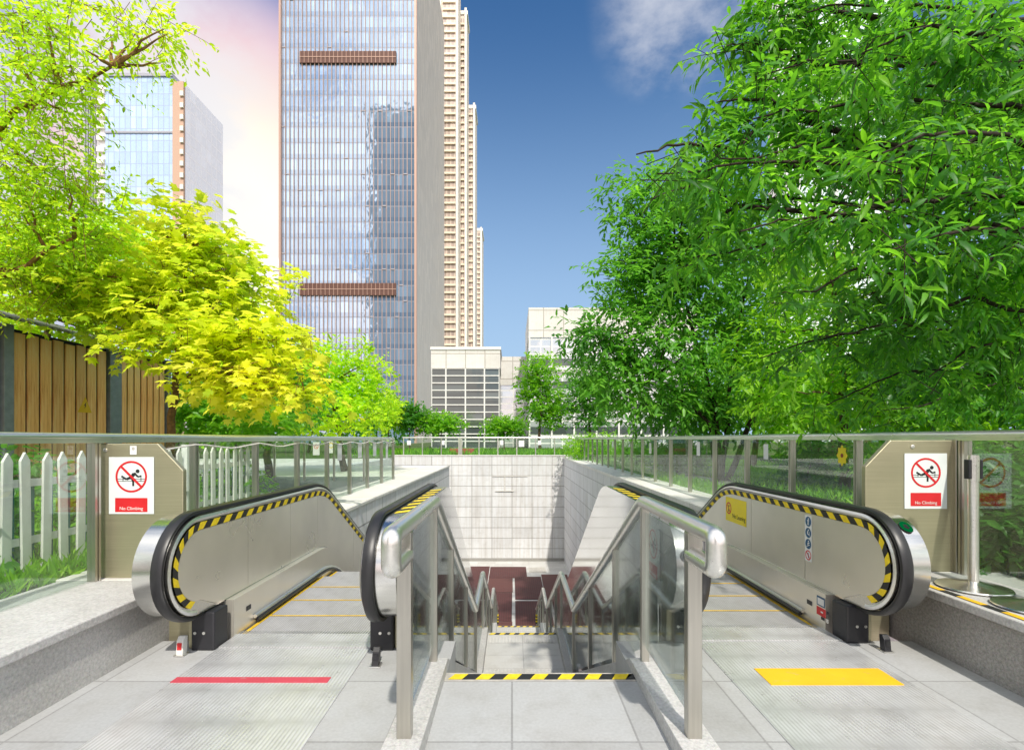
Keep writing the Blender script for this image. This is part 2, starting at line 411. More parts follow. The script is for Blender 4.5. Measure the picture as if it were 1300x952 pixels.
# plane frames: local (a,b,c) -> c is the outward offset
def frame_front(x, y, z): return Matrix(((1,0,0,x),(0,0,-1,y),(0,1,0,z),(0,0,0,1)))        # faces -Y
def frame_xpos(x, y, z): return Matrix(((0,0,1,x),(1,0,0,y),(0,1,0,z),(0,0,0,1)))          # faces +X, a = +Y
def frame_xneg(x, y, z): return Matrix(((0,0,-1,x),(-1,0,0,y),(0,1,0,z),(0,0,0,1)))        # faces -X, a = -Y
class Flat:
    """flat graphics on a plane"""
    def __init__(s, mtx): s.m = mtx; s.mb = MB()
    def poly(s, pts, lift, mi=0):
        n = len(pts)
        if sum(pts[i][0]*pts[(i+1)%n][1]-pts[(i+1)%n][0]*pts[i][1] for i in range(n)) < 0: pts = pts[::-1]
        s.mb.add([s.m @ Vector((p[0], p[1], lift)) for p in pts], [tuple(range(n))], mi); return s
    def rect(s, cx, cy, w, h, lift, mi=0, rot=0):
        c, q = math.cos(rot), math.sin(rot)
        return s.poly([(cx+a*c-b*q, cy+a*q+b*c) for a, b in ((-w/2,-h/2),(w/2,-h/2),(w/2,h/2),(-w/2,h/2))], lift, mi)
    def line(s, p, q, w, lift, mi=0):
        dx, dy = q[0]-p[0], q[1]-p[1]
        return s.rect((p[0]+q[0])/2, (p[1]+q[1])/2, math.hypot(dx, dy), w, lift, mi, math.atan2(dy, dx))
    def disc(s, cx, cy, r, lift, mi=0, n=28, sx=1):
        return s.poly([(cx+sx*r*math.cos(2*PI*k/n), cy+r*math.sin(2*PI*k/n)) for k in range(n)], lift, mi)
    def ring(s, cx, cy, r0, r1, lift, mi=0, n=36):
        for k in range(n):
            a, b = 2*PI*k/n, 2*PI*(k+1)/n
            s.poly([(cx+r0*math.cos(a), cy+r0*math.sin(a)), (cx+r1*math.cos(a), cy+r1*math.sin(a)),
                    (cx+r1*math.cos(b), cy+r1*math.sin(b)), (cx+r0*math.cos(b), cy+r0*math.sin(b))], lift, mi)
        return s
    def build(s, name, mats, parent): return s.mb.build(name, mats, parent)

def climbing_sign(name, w, h, mtx, parent):
    """white notice: red ring and bar over a figure climbing a rail, red caption box with white words"""
    b = MB(); t = .003
    b.add([mtx @ Vector(p) for p in ((-w/2,-h/2,0),(w/2,-h/2,0),(w/2,h/2,0),(-w/2,h/2,0),(-w/2,-h/2,t),(w/2,-h/2,t),(w/2,h/2,t),(-w/2,h/2,t))],
          [(0,3,2,1),(4,5,6,7),(0,1,5,4),(1,2,6,5),(2,3,7,6),(3,0,4,7)])
    base = b.build(name, 'sign_white', parent)
    k = w/.336; g = Flat(mtx); cy = .066*k*1.0
    r = .118*k
    for yy in (-.018, -.034): g.line((-.105*k, cy+yy*k), (.105*k, cy+yy*k), .004*k, t+.0008, 1)
    g.line((-.062*k, cy-.004*k), (-.062*k, cy-.036*k), .005*k, t+.0009, 1)
    g.line((.072*k, cy-.002*k), (.072*k, cy-.036*k), .005*k, t+.0009, 1)
    P = lambda x, y: (x*k, cy+y*k)
    g.disc(.047*k, cy+.041*k, .0145*k, t+.0012, 1)
    g.poly([P(-.012,-.008), P(.006,.026), P(.032,.032), P(.036,.016), P(.016,-.004)], t+.0011, 1)     # trunk
    for a, c, wd in (((.026,.024),(.050,-.002),.014), ((.050,-.002),(.076,.006),.012), ((-.004,-.004),(-.036,-.020),.018), ((-.036,-.020),(-.074,.004),.014),
                     ((.004,-.004),(.012,-.030),.018), ((.014,-.028),(.014,-.070),.015)):
        g.line(P(*a), P(*c), wd*k, t+.0010, 1)
    g.ring(0, cy, r-.015*k, r, t+.0016, 0)
    g.line((-.70*r, cy+.70*r), (.70*r, cy-.70*r), .017*k, t+.0020, 0)
    g.build('prohibition_symbol', ['sign_red', 'sign_black'], base)
    c = Flat(mtx); c.rect(0, -.145*k, .242*k, .105*k, t+.0012); c.build('caption_box', 'sign_red', base)
    text_obj('lettering', 'No Climbing', .034*k, 'white_paint', base, mtx @ Matrix.Translation((0, -.172*k, t+.002)))
    return base

# ------------------------------------------------------------------ camera, light, sky
cam = bpy.data.cameras.new('camera'); co = bpy.data.objects.new('camera', cam); COL.objects.link(co)
co.location = (0, 0, H); co.rotation_euler = (R(90), 0, 0)
cam.sensor_width = 36; cam.lens = F/1300*36; cam.shift_x = 0; cam.shift_y = (V0-476)/1300
cam.clip_end = 6000; cam.clip_start = .05; sc.camera = co
SUN_EL, SUN_AZ = R(50), math.atan2(.20, -.98)      # azimuth measured from +Y towards +X: behind the viewer, to the right
sd = Vector((math.sin(SUN_AZ)*math.cos(SUN_EL), math.cos(SUN_AZ)*math.cos(SUN_EL), math.sin(SUN_EL)))
sl = bpy.data.lights.new('sun', 'SUN'); sl.energy = 4.2; sl.angle = R(1.2); sl.color = (1, .94, .84)
so = bpy.data.objects.new('sun', sl); COL.objects.link(so); so.rotation_euler = (-sd).to_track_quat('-Z', 'Y').to_euler()
wd = bpy.data.worlds.new('World'); sc.world = wd; wd.use_nodes = True
nt = wd.node_tree
for n in list(nt.nodes): nt.nodes.remove(n)
wo = nt.nodes.new('ShaderNodeOutputWorld')
sky = nt.nodes.new('ShaderNodeTexSky'); sky.sky_type = 'NISHITA'; sky.sun_disc = False
sky.sun_elevation = SUN_EL; sky.sun_rotation = SUN_AZ % (2*PI); sky.altitude = 200; sky.air_density = 1.0; sky.dust_density = 1.6; sky.ozone_density = 2.5
hs = nt.nodes.new('ShaderNodeHueSaturation'); hs.inputs['Saturation'].default_value = 1.28; hs.inputs['Value'].default_value = 1.0; L(nt, sky.outputs[0], hs.inputs['Color'])
bg = nt.nodes.new('ShaderNodeBackground'); bg.inputs[1].default_value = .15; L(nt, hs.outputs[0], bg.inputs[0])
tc = nt.nodes.new('ShaderNodeTexCoord')
def dotdir(u, v):
    d = Vector((u-U0, F, V0-v)).normalized()
    vm = nt.nodes.new('ShaderNodeVectorMath'); vm.operation = 'DOT_PRODUCT'; vm.inputs[1].default_value = d
    L(nt, tc.outputs['Generated'], vm.inputs[0]); return vm.outputs['Value']
def sstep(x, a, b):
    m = nt.nodes.new('ShaderNodeMapRange'); m.interpolation_type = 'SMOOTHSTEP'
    m.inputs[1].default_value = a; m.inputs[2].default_value = b; L(nt, x, m.inputs[0]); return m.outputs[0]
mp = nt.nodes.new('ShaderNodeMapping'); mp.inputs['Scale'].default_value = (1, 1, 1.7); L(nt, tc.outputs['Generated'], mp.inputs[0])
cn = noise(nt, mp.outputs[0], 4.2, 9, .58)
# one soft cloud high on the right, bright milky haze low on the left
cl = math_(nt, 'MULTIPLY', sstep(cn, .43, .68), sstep(dotdir(882, 0), .987, .998))
cl2 = math_(nt, 'MULTIPLY', sstep(cn, .36, .58), sstep(dotdir(40, 150), .93, .985))
hzr = nt.nodes.new('ShaderNodeMapRange'); hzr.inputs[1].default_value = .935; hzr.inputs[2].default_value = .9985; L(nt, dotdir(310, 275), hzr.inputs[0]); hz = hzr.outputs[0]
b5 = nt.nodes.new('ShaderNodeBackground'); b5.inputs[0].default_value = (.44, .63, .87, 1)      # paler air low in the sky
sz = nt.nodes.new('ShaderNodeSeparateXYZ'); L(nt, tc.outputs['Generated'], sz.inputs[0])
lowf = nt.nodes.new('ShaderNodeMapRange'); lowf.interpolation_type = 'SMOOTHSTEP'; lowf.inputs[1].default_value = .70; lowf.inputs[2].default_value = .05; lowf.inputs[4].default_value = .9; L(nt, sz.outputs[2], lowf.inputs[0])
xl = nt.nodes.new('ShaderNodeMixShader'); L(nt, lowf.outputs[0], xl.inputs[0]); L(nt, bg.outputs[0], xl.inputs[1]); L(nt, b5.outputs[0], xl.inputs[2])
b2 = nt.nodes.new('ShaderNodeBackground'); b2.inputs[0].default_value = (.88, .89, .94, 1); b2.inputs[1].default_value = 1.0
b3 = nt.nodes.new('ShaderNodeBackground'); b3.inputs[1].default_value = 1.0
L(nt, ramp(nt, hz, [(0, (.28, .38, .72)), (.34, (.48, .44, .68)), (.58, (.90, .64, .70)), (.78, (1.05, .86, .76)), (.9, (1.15, 1.04, .88)), (1, (1.2, 1.14, 1.0))]).outputs[0], b3.inputs[0])
x1 = nt.nodes.new('ShaderNodeMixShader'); L(nt, math_(nt, 'MULTIPLY', cl, .62), x1.inputs[0]); L(nt, xl.outputs[0], x1.inputs[1]); L(nt, b2.outputs[0], x1.inputs[2])
sx = nt.nodes.new('ShaderNodeSeparateXYZ'); L(nt, tc.outputs['Generated'], sx.inputs[0])
# broken bright cloud added behind the viewer, unseen, as soft fill light
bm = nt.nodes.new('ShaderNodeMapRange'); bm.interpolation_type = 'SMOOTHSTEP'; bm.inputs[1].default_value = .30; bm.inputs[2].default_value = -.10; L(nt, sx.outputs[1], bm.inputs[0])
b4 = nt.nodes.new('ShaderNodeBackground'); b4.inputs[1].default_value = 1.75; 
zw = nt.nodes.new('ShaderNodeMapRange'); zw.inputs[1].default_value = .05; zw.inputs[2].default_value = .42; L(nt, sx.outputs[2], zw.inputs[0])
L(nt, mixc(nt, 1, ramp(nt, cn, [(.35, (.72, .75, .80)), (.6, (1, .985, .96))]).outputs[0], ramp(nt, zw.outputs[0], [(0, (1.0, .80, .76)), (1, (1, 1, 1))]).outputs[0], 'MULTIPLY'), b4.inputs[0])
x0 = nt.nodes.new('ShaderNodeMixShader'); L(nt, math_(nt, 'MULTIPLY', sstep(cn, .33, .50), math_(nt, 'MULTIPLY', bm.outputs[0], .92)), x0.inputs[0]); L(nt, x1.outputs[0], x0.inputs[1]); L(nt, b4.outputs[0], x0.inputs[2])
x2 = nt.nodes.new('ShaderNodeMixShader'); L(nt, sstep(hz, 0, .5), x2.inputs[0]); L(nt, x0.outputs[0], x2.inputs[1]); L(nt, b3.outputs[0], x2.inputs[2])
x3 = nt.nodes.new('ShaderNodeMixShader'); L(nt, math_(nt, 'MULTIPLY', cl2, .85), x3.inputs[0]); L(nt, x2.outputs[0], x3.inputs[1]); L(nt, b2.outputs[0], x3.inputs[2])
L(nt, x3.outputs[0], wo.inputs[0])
sc.view_settings.view_transform = 'Standard'; sc.view_settings.look = 'None'; sc.view_settings.exposure = 0; sc.view_settings.gamma = 1
sc.cycles.max_bounces = 8; sc.cycles.transparent_max_bounces = 24; sc.cycles.diffuse_bounces = 3; sc.cycles.glossy_bounces = 6
sc.cycles.use_denoising = True; sc.cycles.caustics_reflective = False; sc.cycles.caustics_refractive = False

# ------------------------------------------------------------------ the setting
XL, XR = -2.47, 2.83                     # inner faces of the low walls and of the pit
ZB = -5.2                                # lower level
g = MB(); zg = .33; B = 2500
for x0, y0, x1, y1 in ((-B,-B,B,-10), (-B,-10,XL-.3,20), (XR+.3,-10,B,27.9), (-B,20,-6.5,27.9), (-B,27.9,B,B*1.6)):
    g.quad((x0,y0,zg),(x1,y0,zg),(x1,y1,zg),(x0,y1,zg))
tag(g.build('ground', 'ground'), kind='structure')
tag(MB().box(XL, -10, -.3, XR, 3.05, 0).box(XL, 3.05, -.3, -.40, 3.6, 0).box(.735, 3.05, -.3, XR, 3.6, 0).build('plaza_floor', 'plaza'), kind='structure')
tag(MB().box(-6.6, 13, ZB-.3, XR, 27.7, ZB).build('lower_floor', 'floor_light'), kind='structure')
p = MB(); zp = .345
p.quad((-30,14.6,zp),(-3.25,14.6,zp),(-3.25,20,zp),(-30,20,zp)).quad((-30,20,zp),(-6.5,20,zp),(-6.5,27.9,zp),(-30,27.9,zp)); p.quad((-30,8.2,zp),(-3.25,8.2,zp),(-3.25,10.4,zp),(-30,10.4,zp))
tag(p.build('pavement', 'paving'), kind='structure')
tag(MB().box(-30, 10.4, .2, -3.25, 14.6, .338).build('access_path', 'asphalt'), kind='structure')
tag(MB().box(4.6, -4, .2, 5.5, 26, .352).build('stone_path', 'stone'), kind='structure')

def pit_wall(label, x0, x1, xin, y0, y1, mat):
    t = thing('retaining_wall', label, 'retaining wall', (xin, (y0+y1)/2, 0))
    o = MB().box(x0-xin, y0-(y0+y1)/2, ZB-.3, x1-xin, y1-(y0+y1)/2, .335).build('cladding', mat, t)
    s = .025 if x1 > x0 and xin == x0 else -.025
    xi = 0
    c = MB().box(x0-xin-(.025 if xin == x0 else 0), y0-(y0+y1)/2, .335, x1-xin+(.025 if xin == x1 else 0), y1-(y0+y1)/2, .39 if xin < 0 else .42).build('coping', 'coping', t, bevel=.006)
    return t
pit_wall('left pale stone pit wall beside the escalator, with broad white coping', XL-.9, XL, XL, 3.75, 20, 'wall_tiles_x')
pit_wall('right pale stone pit wall with thin coping running to the back corner', XR, XR+.8, XR, 3.85, 27.6, 'wall_tiles_x')
t = thing('retaining_wall', 'back wall of the pit clad in stained white stone slabs', 'retaining wall', (0, 27.6, 0))
MB().box(-6.5, 0, ZB-.3, XR+.8, .5, .50).build('cladding', 'wall_tiles_y', t)
MB().box(-6.5, -.03, .50, XR+.8, .55, .545).build('coping', 'coping', t)
b = MB()                                                          # fixed steel bracket on the back wall
b.box(-1.05, -.03, -.62, 1.25-.4, -.002, -.58).box(-.42, -.03, -1.35, -.36, -.002, -.62); b.box(-.9, -.05, -1.42, .1, -.002, -1.37)
b.build('bracket', 'concrete_pale', t)
MB().box(-6.5, -.05, ZB, XR, -.003, ZB+.16).build('skirting', 'granite_dark', t)
t = thing('retaining_wall', 'short return wall closing the pit recess on the left', 'retaining wall', (-6.5, 23.8, 0))
MB().box(-.4, -3.8, ZB-.3, 0, 3.8, .38).box(0, -4.1, ZB-.3, 3.13, -3.8, .38).build('cladding', 'wall_tiles_x', t)

def low_wall(label, x0, x1, y1, top, mat, xin, ztop):
    t = thing('low_wall', label, 'low wall', (xin, 0, 0))
    b = MB()
    ys = [-8, -5.3, -2.9, -.6, 1.2, 2.42, y1]
    if xin > 0: ys = [-8, -5.0, -2.2, .6, y1]
    for a, c in zip(ys[:-1], ys[1:]): b.box(x0-xin, a+.004, -.05, x1-xin, c-.004, ztop-.06)
    b.build('stone_block', mat, t, bevel=.004)
    d = .03
    MB().box(x0-xin-(d if xin == x0 else 0), -8, ztop-.055, x1-xin+(d if xin == x1 else 0), y1, ztop).build('capstone', top, t, bevel=.008)
    return t
low_wall('left low grey granite wall with pale capstone beside the escalator', XL-.85, XL, 3.74, 'granite_top', 'granite', XL, .39)
rw = low_wall('right low brown-grey granite wall carrying the belt posts', XR, XR+.85, 3.84, 'granite', 'granite_dark', XR, .42)
b = MB()
for k in range(14):
    y = 3.55-k*.30
    b.box(.012, y-.17, .424, .055, y, .4255, 0); b.box(.012, y-.30, .424, .055, y-.172, .4255, 1)
b.build('hazard_tape', ['mark_yellow', 'tape_black'], rw)

# ------------------------------------------------------------------ escalators
Y_NEW, Z_NEW, R_NEW, Y_FLAT = 3.36, .60, .345, 5.32
def rail_path():
    pts = []                                         # (y, z, ny, nz)
    for k in range(4): pts.append((3.60-.06*k, Z_NEW-R_NEW, 0, -1))
    for k in range(0, 25):
        a = R(270-180*k/24); pts.append((Y_NEW+R_NEW*math.cos(a), Z_NEW+R_NEW*math.sin(a), math.cos(a), math.sin(a)))
    zt = Z_NEW+R_NEW
    for k in range(1, 8): pts.append((Y_NEW+(Y_FLAT-Y_NEW)*k/8, zt, 0, 1))
    for k in range(0, 11):
        a = R(90-30*k/10); pts.append((Y_FLAT+1.1*math.cos(a), zt-1.1+1.1*math.sin(a), math.cos(a), math.sin(a)))
    y1, z1 = pts[-1][0], pts[-1][1]
    zb = zt+ZB; drop = 1.1*(1-math.cos(R(30)))
    z2 = zb+drop; y2 = y1+(z1-z2)/math.tan(R(30))
    for k in range(1, 12): pts.append((y1+(y2-y1)*k/12, z1+(z2-z1)*k/12, math.sin(R(30)), math.cos(R(30))))
    for k in range(0, 9):
        a = R(240+30*k/8); pts.append((y2+.55+1.1*math.cos(a), zb+1.1+1.1*math.sin(a), -math.cos(a), -math.sin(a)))
    y3 = pts[-1][0]
    for k in range(1, 6): pts.append((y3+1.5*k/5, zb, 0, 1))
    yc = y3+1.5
    for k in range(1, 21):
        a = R(90-180*k/20); pts.append((yc+R_NEW*math.cos(a), zb-R_NEW+R_NEW*math.sin(a), math.cos(a), math.sin(a)))
    return pts, 4+24, 4+24+7+11+11+9+5
PATH, I_TOP, I_END = rail_path()
def top_z(y):
    P = PATH[I_TOP:I_END+1]
    if y <= P[0][0]: return P[0][1]
    for a, b in zip(P[:-1], P[1:]):
        if a[0] <= y <= b[0]: return a[1]+(b[1]-a[1])*(y-a[0])/max(1e-6, b[0]-a[0])
    return P[-1][1]
Z_TOP = Z_NEW+R_NEW
STATIONS = [3.42+.12*k for k in range(int((PATH[I_END][0]-3.42)/.12)+1)]
def band(y0, lo, hi, yend=None):
    """closed outline between two curves parallel to the hand-rail, lo and hi above the step line"""
    ys = [y for y in STATIONS if y >= y0-1e-6 and (yend is None or y <= yend)]
    return [(y, top_z(y)-Z_TOP+hi) for y in ys]+[(y, top_z(y)-Z_TOP+lo) for y in reversed(ys)]
def body_outline(off):
    P = [(p[0]+p[2]*off, p[1]+p[3]*off) for p in PATH[4:]]
    ys = [y for y in STATIONS if 3.5 <= y <= PATH[I_END][0]-.02]
    return P+[(y, top_z(y)-Z_TOP+.27) for y in reversed(ys)]
def stripes(mb, x, s, off0, off1, i0, i1, step, slant):
    P = PATH[i0:i1]
    cum = [0]
    for a, b in zip(P[:-1], P[1:]): cum.append(cum[-1]+math.hypot(b[0]-a[0], b[1]-a[1]))
    def at(d, off):
        d = max(0, min(cum[-1], d))
        for k in range(len(P)-1):
            if cum[k] <= d <= cum[k+1]+1e-9:
                t = (d-cum[k])/max(1e-9, cum[k+1]-cum[k]); a, b = P[k], P[k+1]
                ny, nz = a[2]+(b[2]-a[2])*t, a[3]+(b[3]-a[3])*t
                return (x, a[0]+(b[0]-a[0])*t+ny*off, a[1]+(b[1]-a[1])*t+nz*off)
    n = int(cum[-1]/step); k = 0
    while k < n:
        d0, d1 = k*step, (k+1)*step
        for q in range(3):
            e0, e1 = d0+(d1-d0)*q/3, d0+(d1-d0)*(q+1)/3
            quad = [at(e0, off0), at(e1, off0), at(e1+slant, off1), at(e0+slant, off1)]
            mb.add(quad if s < 0 else quad[::-1], [(0,1,2,3)], k % 2)
        k += 1

def escalator(label, x1, x2, dy, side):
    xc = (x1+x2)/2
    E = thing('escalator', label, 'escalator', (xc, dy, 0))
    for xh, s in ((x1-xc, 1), (x2-xc, -1)):
        inner_stair = (side == 'left' and s == -1) or (side == 'right' and s == 1)
        xi, xo = xh+s*.045, xh-s*.165
        bal = MB().prism_x(body_outline(-.022), xi, xo).build('balustrade', 'steel_drum', E, smooth=True)
        # inner panel skin, set proud, with joints
        def ring_path(off, y_end): 
            pts = [(p[0]+p[2]*off, p[1]+p[3]*off) for p in PATH[4:I_END]]
            return [q for q in pts if q[0] <= y_end]
        cuts = [3.0, 3.96+0*s, 4.72, 5.38, 6.6, 8.0, 9.4, 10.8, 12.2, 13.6]
        if s == -1 and side == 'right': cuts = [3.0, 4.02, 4.95, 6.2, 7.6, 9, 10.4, 11.8, 13.2]
        for c0, c1 in zip(cuts[:-1], cuts[1:]):
            if c0 == 3.0:
                arc = [q for q in ring_path(-.115, 9) if q[0] < Y_NEW+.001][:]
                poly = [(3.55, .283)]+[q for q in arc]+[(c1-.003, Z_TOP-.115), (c1-.003, .283)]
            else:
                ys = [c0+.003]+[y for y in STATIONS if c0+.01 < y < c1-.01]+[c1-.003]
                poly = [(y, top_z(y)-Z_TOP+.283) for y in ys]+[(y, top_z(y)-.115) for y in reversed(ys)]
            MB().prism_x(poly, xi+s*.002, xi+s*.008).build('side_panel', 'steel_panel', bal)
        st = MB(); stripes(st, xi+s*.0095, s, -.112, -.064, 6, I_TOP+7+11+8, .078, .048)
        st.build('hazard_tape', ['tape_yellow', 'tape_black'], bal)
        st = MB()
        pp = PATH[5:I_END]
        for a, b in zip(pp[:-1], pp[1:]):
            st.add([(xi+s*.004, a[0]-a[2]*.055, a[1]-a[3]*.055), (xi+s*.012, a[0]-a[2]*.04, a[1]-a[3]*.04), (xi+s*.004, a[0]-a[2]*.024, a[1]-a[3]*.024),
                    (xi+s*.004, b[0]-b[2]*.055, b[1]-b[3]*.055), (xi+s*.012, b[0]-b[2]*.04, b[1]-b[3]*.04), (xi+s*.004, b[0]-b[2]*.024, b[1]-b[3]*.024)],
                   [(0,1,4,3), (1,2,5,4)] if s < 0 else [(0,3,4,1), (1,4,5,2)])
        st.build('guide_rim', 'steel_rail', bal)
        # hand-rail
        sec = [(-.034,-.012), (-.029,-.016), (.029,-.016), (.034,-.012), (.037,0), (.034,.009), (.024,.014), (0,.016), (-.024,.014), (-.034,.009), (-.037,0)]
        hb = MB(); n = len(sec)
        for p in PATH:
            for a, c in sec: hb.v.append((xh+a, p[0]+p[2]*c, p[1]+p[3]*c))
        for i in range(len(PATH)-1):
            for k in range(n):
                hb.f.append([i*n+k, (i+1)*n+k, (i+1)*n+(k+1)%n, i*n+(k+1)%n]); hb.m.append(0)
        hb.f.append(list(range(n))); hb.m.append(0); hb.f.append([(len(PATH)-1)*n+k for k in range(n)][::-1]); hb.m.append(0)
        hb.build('moving_handrail', 'rubber', E, smooth=True)
        # inlet box, skirt, brush
        ib = MB().box(xh-.058, 3.43, .0, xh+.10*s if s > 0 else xh+.058, 3.60, .262) if s > 0 else MB().box(xh-.10, 3.43, 0, xh+.058, 3.60, .262)
        ibo = ib.build('handrail_inlet', 'black_plastic', E, bevel=.012)
        for q in (-.03, .03):
            sb = MB().lathe([(.010, 0), (.010, .004)], (0,0,0), 12)
            sb.v = [(xh+q+v[0], 3.429-v[2], .12+v[1]) for v in sb.v]
            sb.build('screw', 'steel_rail', ibo)
        MB().box(xh-s*.06, 3.47, 0, xh-s*.10, 3.60, .27).build('bracket', 'steel_olive', E, bevel=.004)
        lo = -1.25 if inner_stair else -.55
        MB().prism_x(band(3.55, lo, .272), xh+s*.108, xo+s*.004).build('skirt', 'steel_panel', E)
        if not inner_stair:
            MB().prism_x(band(3.62, -.55, .33), xo, xo-s*.20).build('outer_cladding', 'steel_olive', E)
        ys = [3.93]+[y for y in STATIONS if 3.99 < y < PATH[I_END][0]-.3]
        bb = MB()
        bb.tube([(xh+s*.122, y, top_z(y)-Z_TOP+.060) for y in ys], .016, 8, 0)
        bb.tube([(xh+s*.128, y+.02, top_z(y)-Z_TOP+.034) for y in ys], .018, 6, 1)
        bb.build('skirt_brush', ['steel_rail', 'black_plastic'], E, smooth=True)
        # small data plate on the skirt
        f = Flat((frame_xpos if s > 0 else frame_xneg)(xh+s*.109, 3.86, .15))
        if not inner_stair: f.rect(0, 0, .07, .035, .001, 0); f.build('button_plate', 'black_plastic', E)
        if inner_stair:
            # polished cladding towards the stairs, tape on the deck, sensor eye
            poly = [(y, top_z(y)-.024) for y in STATIONS if 3.42 <= y <= PATH[I_END][0]]
            poly += [(y, top_z(y)-Z_TOP-1.25) for y in reversed([y for y in STATIONS if 3.42 <= y <= PATH[I_END][0]])]
            MB().prism_x([q if q[1] > -9 else q for q in poly], xo-s*.002, xo-s*.010).build('mirror_cladding', 'steel_mirror', E)
            tb = MB()
            for k in range(15):
                y = 3.44+k*.105
                a, b2_ = xh-s*.060, xo+s*.012
                tb.add([(a, y, Z_TOP-.0195), (b2_, y+.10, Z_TOP-.0195), (b2_, y+.20, Z_TOP-.0195), (a, y+.10, Z_TOP-.0195)][::(1 if s < 0 else -1)], [(0,1,2,3)], k % 2)
            tb.build('deck_tape', ['tape_yellow', 'tape_black'], E)
            eb = MB().lathe([(.028, 0), (.026, .008), (.016, .012)], (0,0,0), 20)
            eb.v = [((xh+xo)/2-s*.03+v[0], 3.045-v[2], .70+v[1]*1.35) for v in eb.v]
            eb.build('sensor_eye', 'black_plastic', E, smooth=True)
        if side == 'right' and s == -1:
            a = R(127); cx = xh+.105
            f = MB(); n_ = 28
            ctr = Vector((cx, Y_NEW+(R_NEW-.02)*math.cos(a), Z_NEW+(R_NEW-.02)*math.sin(a)))
            nn = Vector((0, math.cos(a), math.sin(a))); tt = Vector((0, -math.sin(a), math.cos(a))); xx = Vector((1,0,0))
            for rr, lift, mi in ((.9, .003, 1), (.84, .005, 0)):
                pts = [ctr+nn*lift+xx*.042*rr*math.cos(2*PI*k/n_)+tt*.055*rr*math.sin(2*PI*k/n_) for k in range(n_)]
                f.add(pts[::-1], [tuple(range(n_))], mi)
            tri = [ctr+nn*.007+xx*q[0]+tt*q[1] for q in ((-.012,-.018),(.012,-.018),(.012,.004),(.022,.004),(0,.026),(-.022,.004),(-.012,.004))]
            f.add(tri, [tuple(range(7))], 1); f.add(tri[::-1], [tuple(range(7))], 1)
            f.build('direction_light', ['green_lamp', 'black_plastic'], E)
    # landing plate, comb, steps
    a, b2_ = x1-xc+.108, x2-xc-.108
    MB().box(a, 2.0, -.05, b2_, 3.462, .006).box(a-.12, 1.0, -.05, b2_+.12, 1.995, .006).build('floor_plate', 'floor_plate', E, bevel=.002)
    cb = MB().box(a, 3.468, -.05, b2_, 3.70, .012, 0)
    nteeth = 52
    for k in range(nteeth):
        x = a+(b2_-a)*(k+.5)/nteeth; cb.add([(x-.006, 3.70, .012), (x+.006, 3.70, .012), (x+.003, 3.785, .004), (x-.003, 3.785, .004)], [(0,1,2,3)], 0)
    cb.build('comb_plate', ['floor_plate', 'mark_yellow'], E)
    tw = b2_-a-.03
    m = MB().box(-tw/2, 0, -.04, tw/2, .395, 0, 0)
    z = .0025
    m.quad((-tw/2, 0, z), (tw/2, 0, z), (tw/2, .022, z), (-tw/2, .022, z), 1)
    m.quad((-tw/2, .022, z), (-tw/2+.03, .022, z), (-tw/2+.03, .395, z), (-tw/2, .395, z), 1)
    m.quad((tw/2-.03, .022, z), (tw/2, .022, z), (tw/2, .395, z), (tw/2-.03, .395, z), 1)
    m.box(-tw/2, .36, -.42, tw/2, .395, -.041, 2)
    first = None
    for k in range(28):
        y = 3.71+.4*k
        z = top_z(y+.35)-Z_TOP-.004
        if first is None: first = m.build('step', ['step_tread', 'step_yellow', 'iron'], E); o = first
        else: o = first.copy(); COL.objects.link(o); o.parent = E
        o.location = (0, y, z)
    return E
XL1, XL2, XR1, XR2 = -2.11, -.86, 1.19, 2.44
EL = escalator('left escalator going down, plain brushed steel sides with yellow and black tape', XL1, XL2, 0, 'left')
ER = escalator('right escalator going down, with yellow sticker and round blue pictograms on its side', XR1, XR2, .12, 'right')
# stickers on the right escalator's outer side
xs = XR2-.045-.0085-(XR1+XR2)/2
def sticker_frame(y, z, dy=0): return frame_xneg(xs, y, z)
P_ = sticker_frame(5.30, .66)
f = Flat(P_); f.rect(0, 0, .50, .26, .001); yb = f.build('sticker', 'sign_yellow', ER); tag(yb, 'yellow no leaning sticker')
f = Flat(P_); f.ring(-.17, .01, .050, .066, .002, 0); f.line((-.212, .052), (-.128, -.032), .013, .0026, 0)
f.disc(-.165, .036, .012, .0018, 1); f.line((-.175, .020), (-.168, -.030), .020, .0016, 1); f.build('prohibition_symbol', ['sign_red', 'sign_black'], yb)
text_obj('lettering', 'No Leaning', .066, 'sign_black', yb, P_ @ Matrix.Translation((.075, -.06, .002)))
P_ = sticker_frame(3.97, .63)
f = Flat(P_); f.rect(0, 0, .098, .37, .001); pb = f.build('sticker', 'paper', ER); tag(pb, 'white strip of four round safety pictograms')
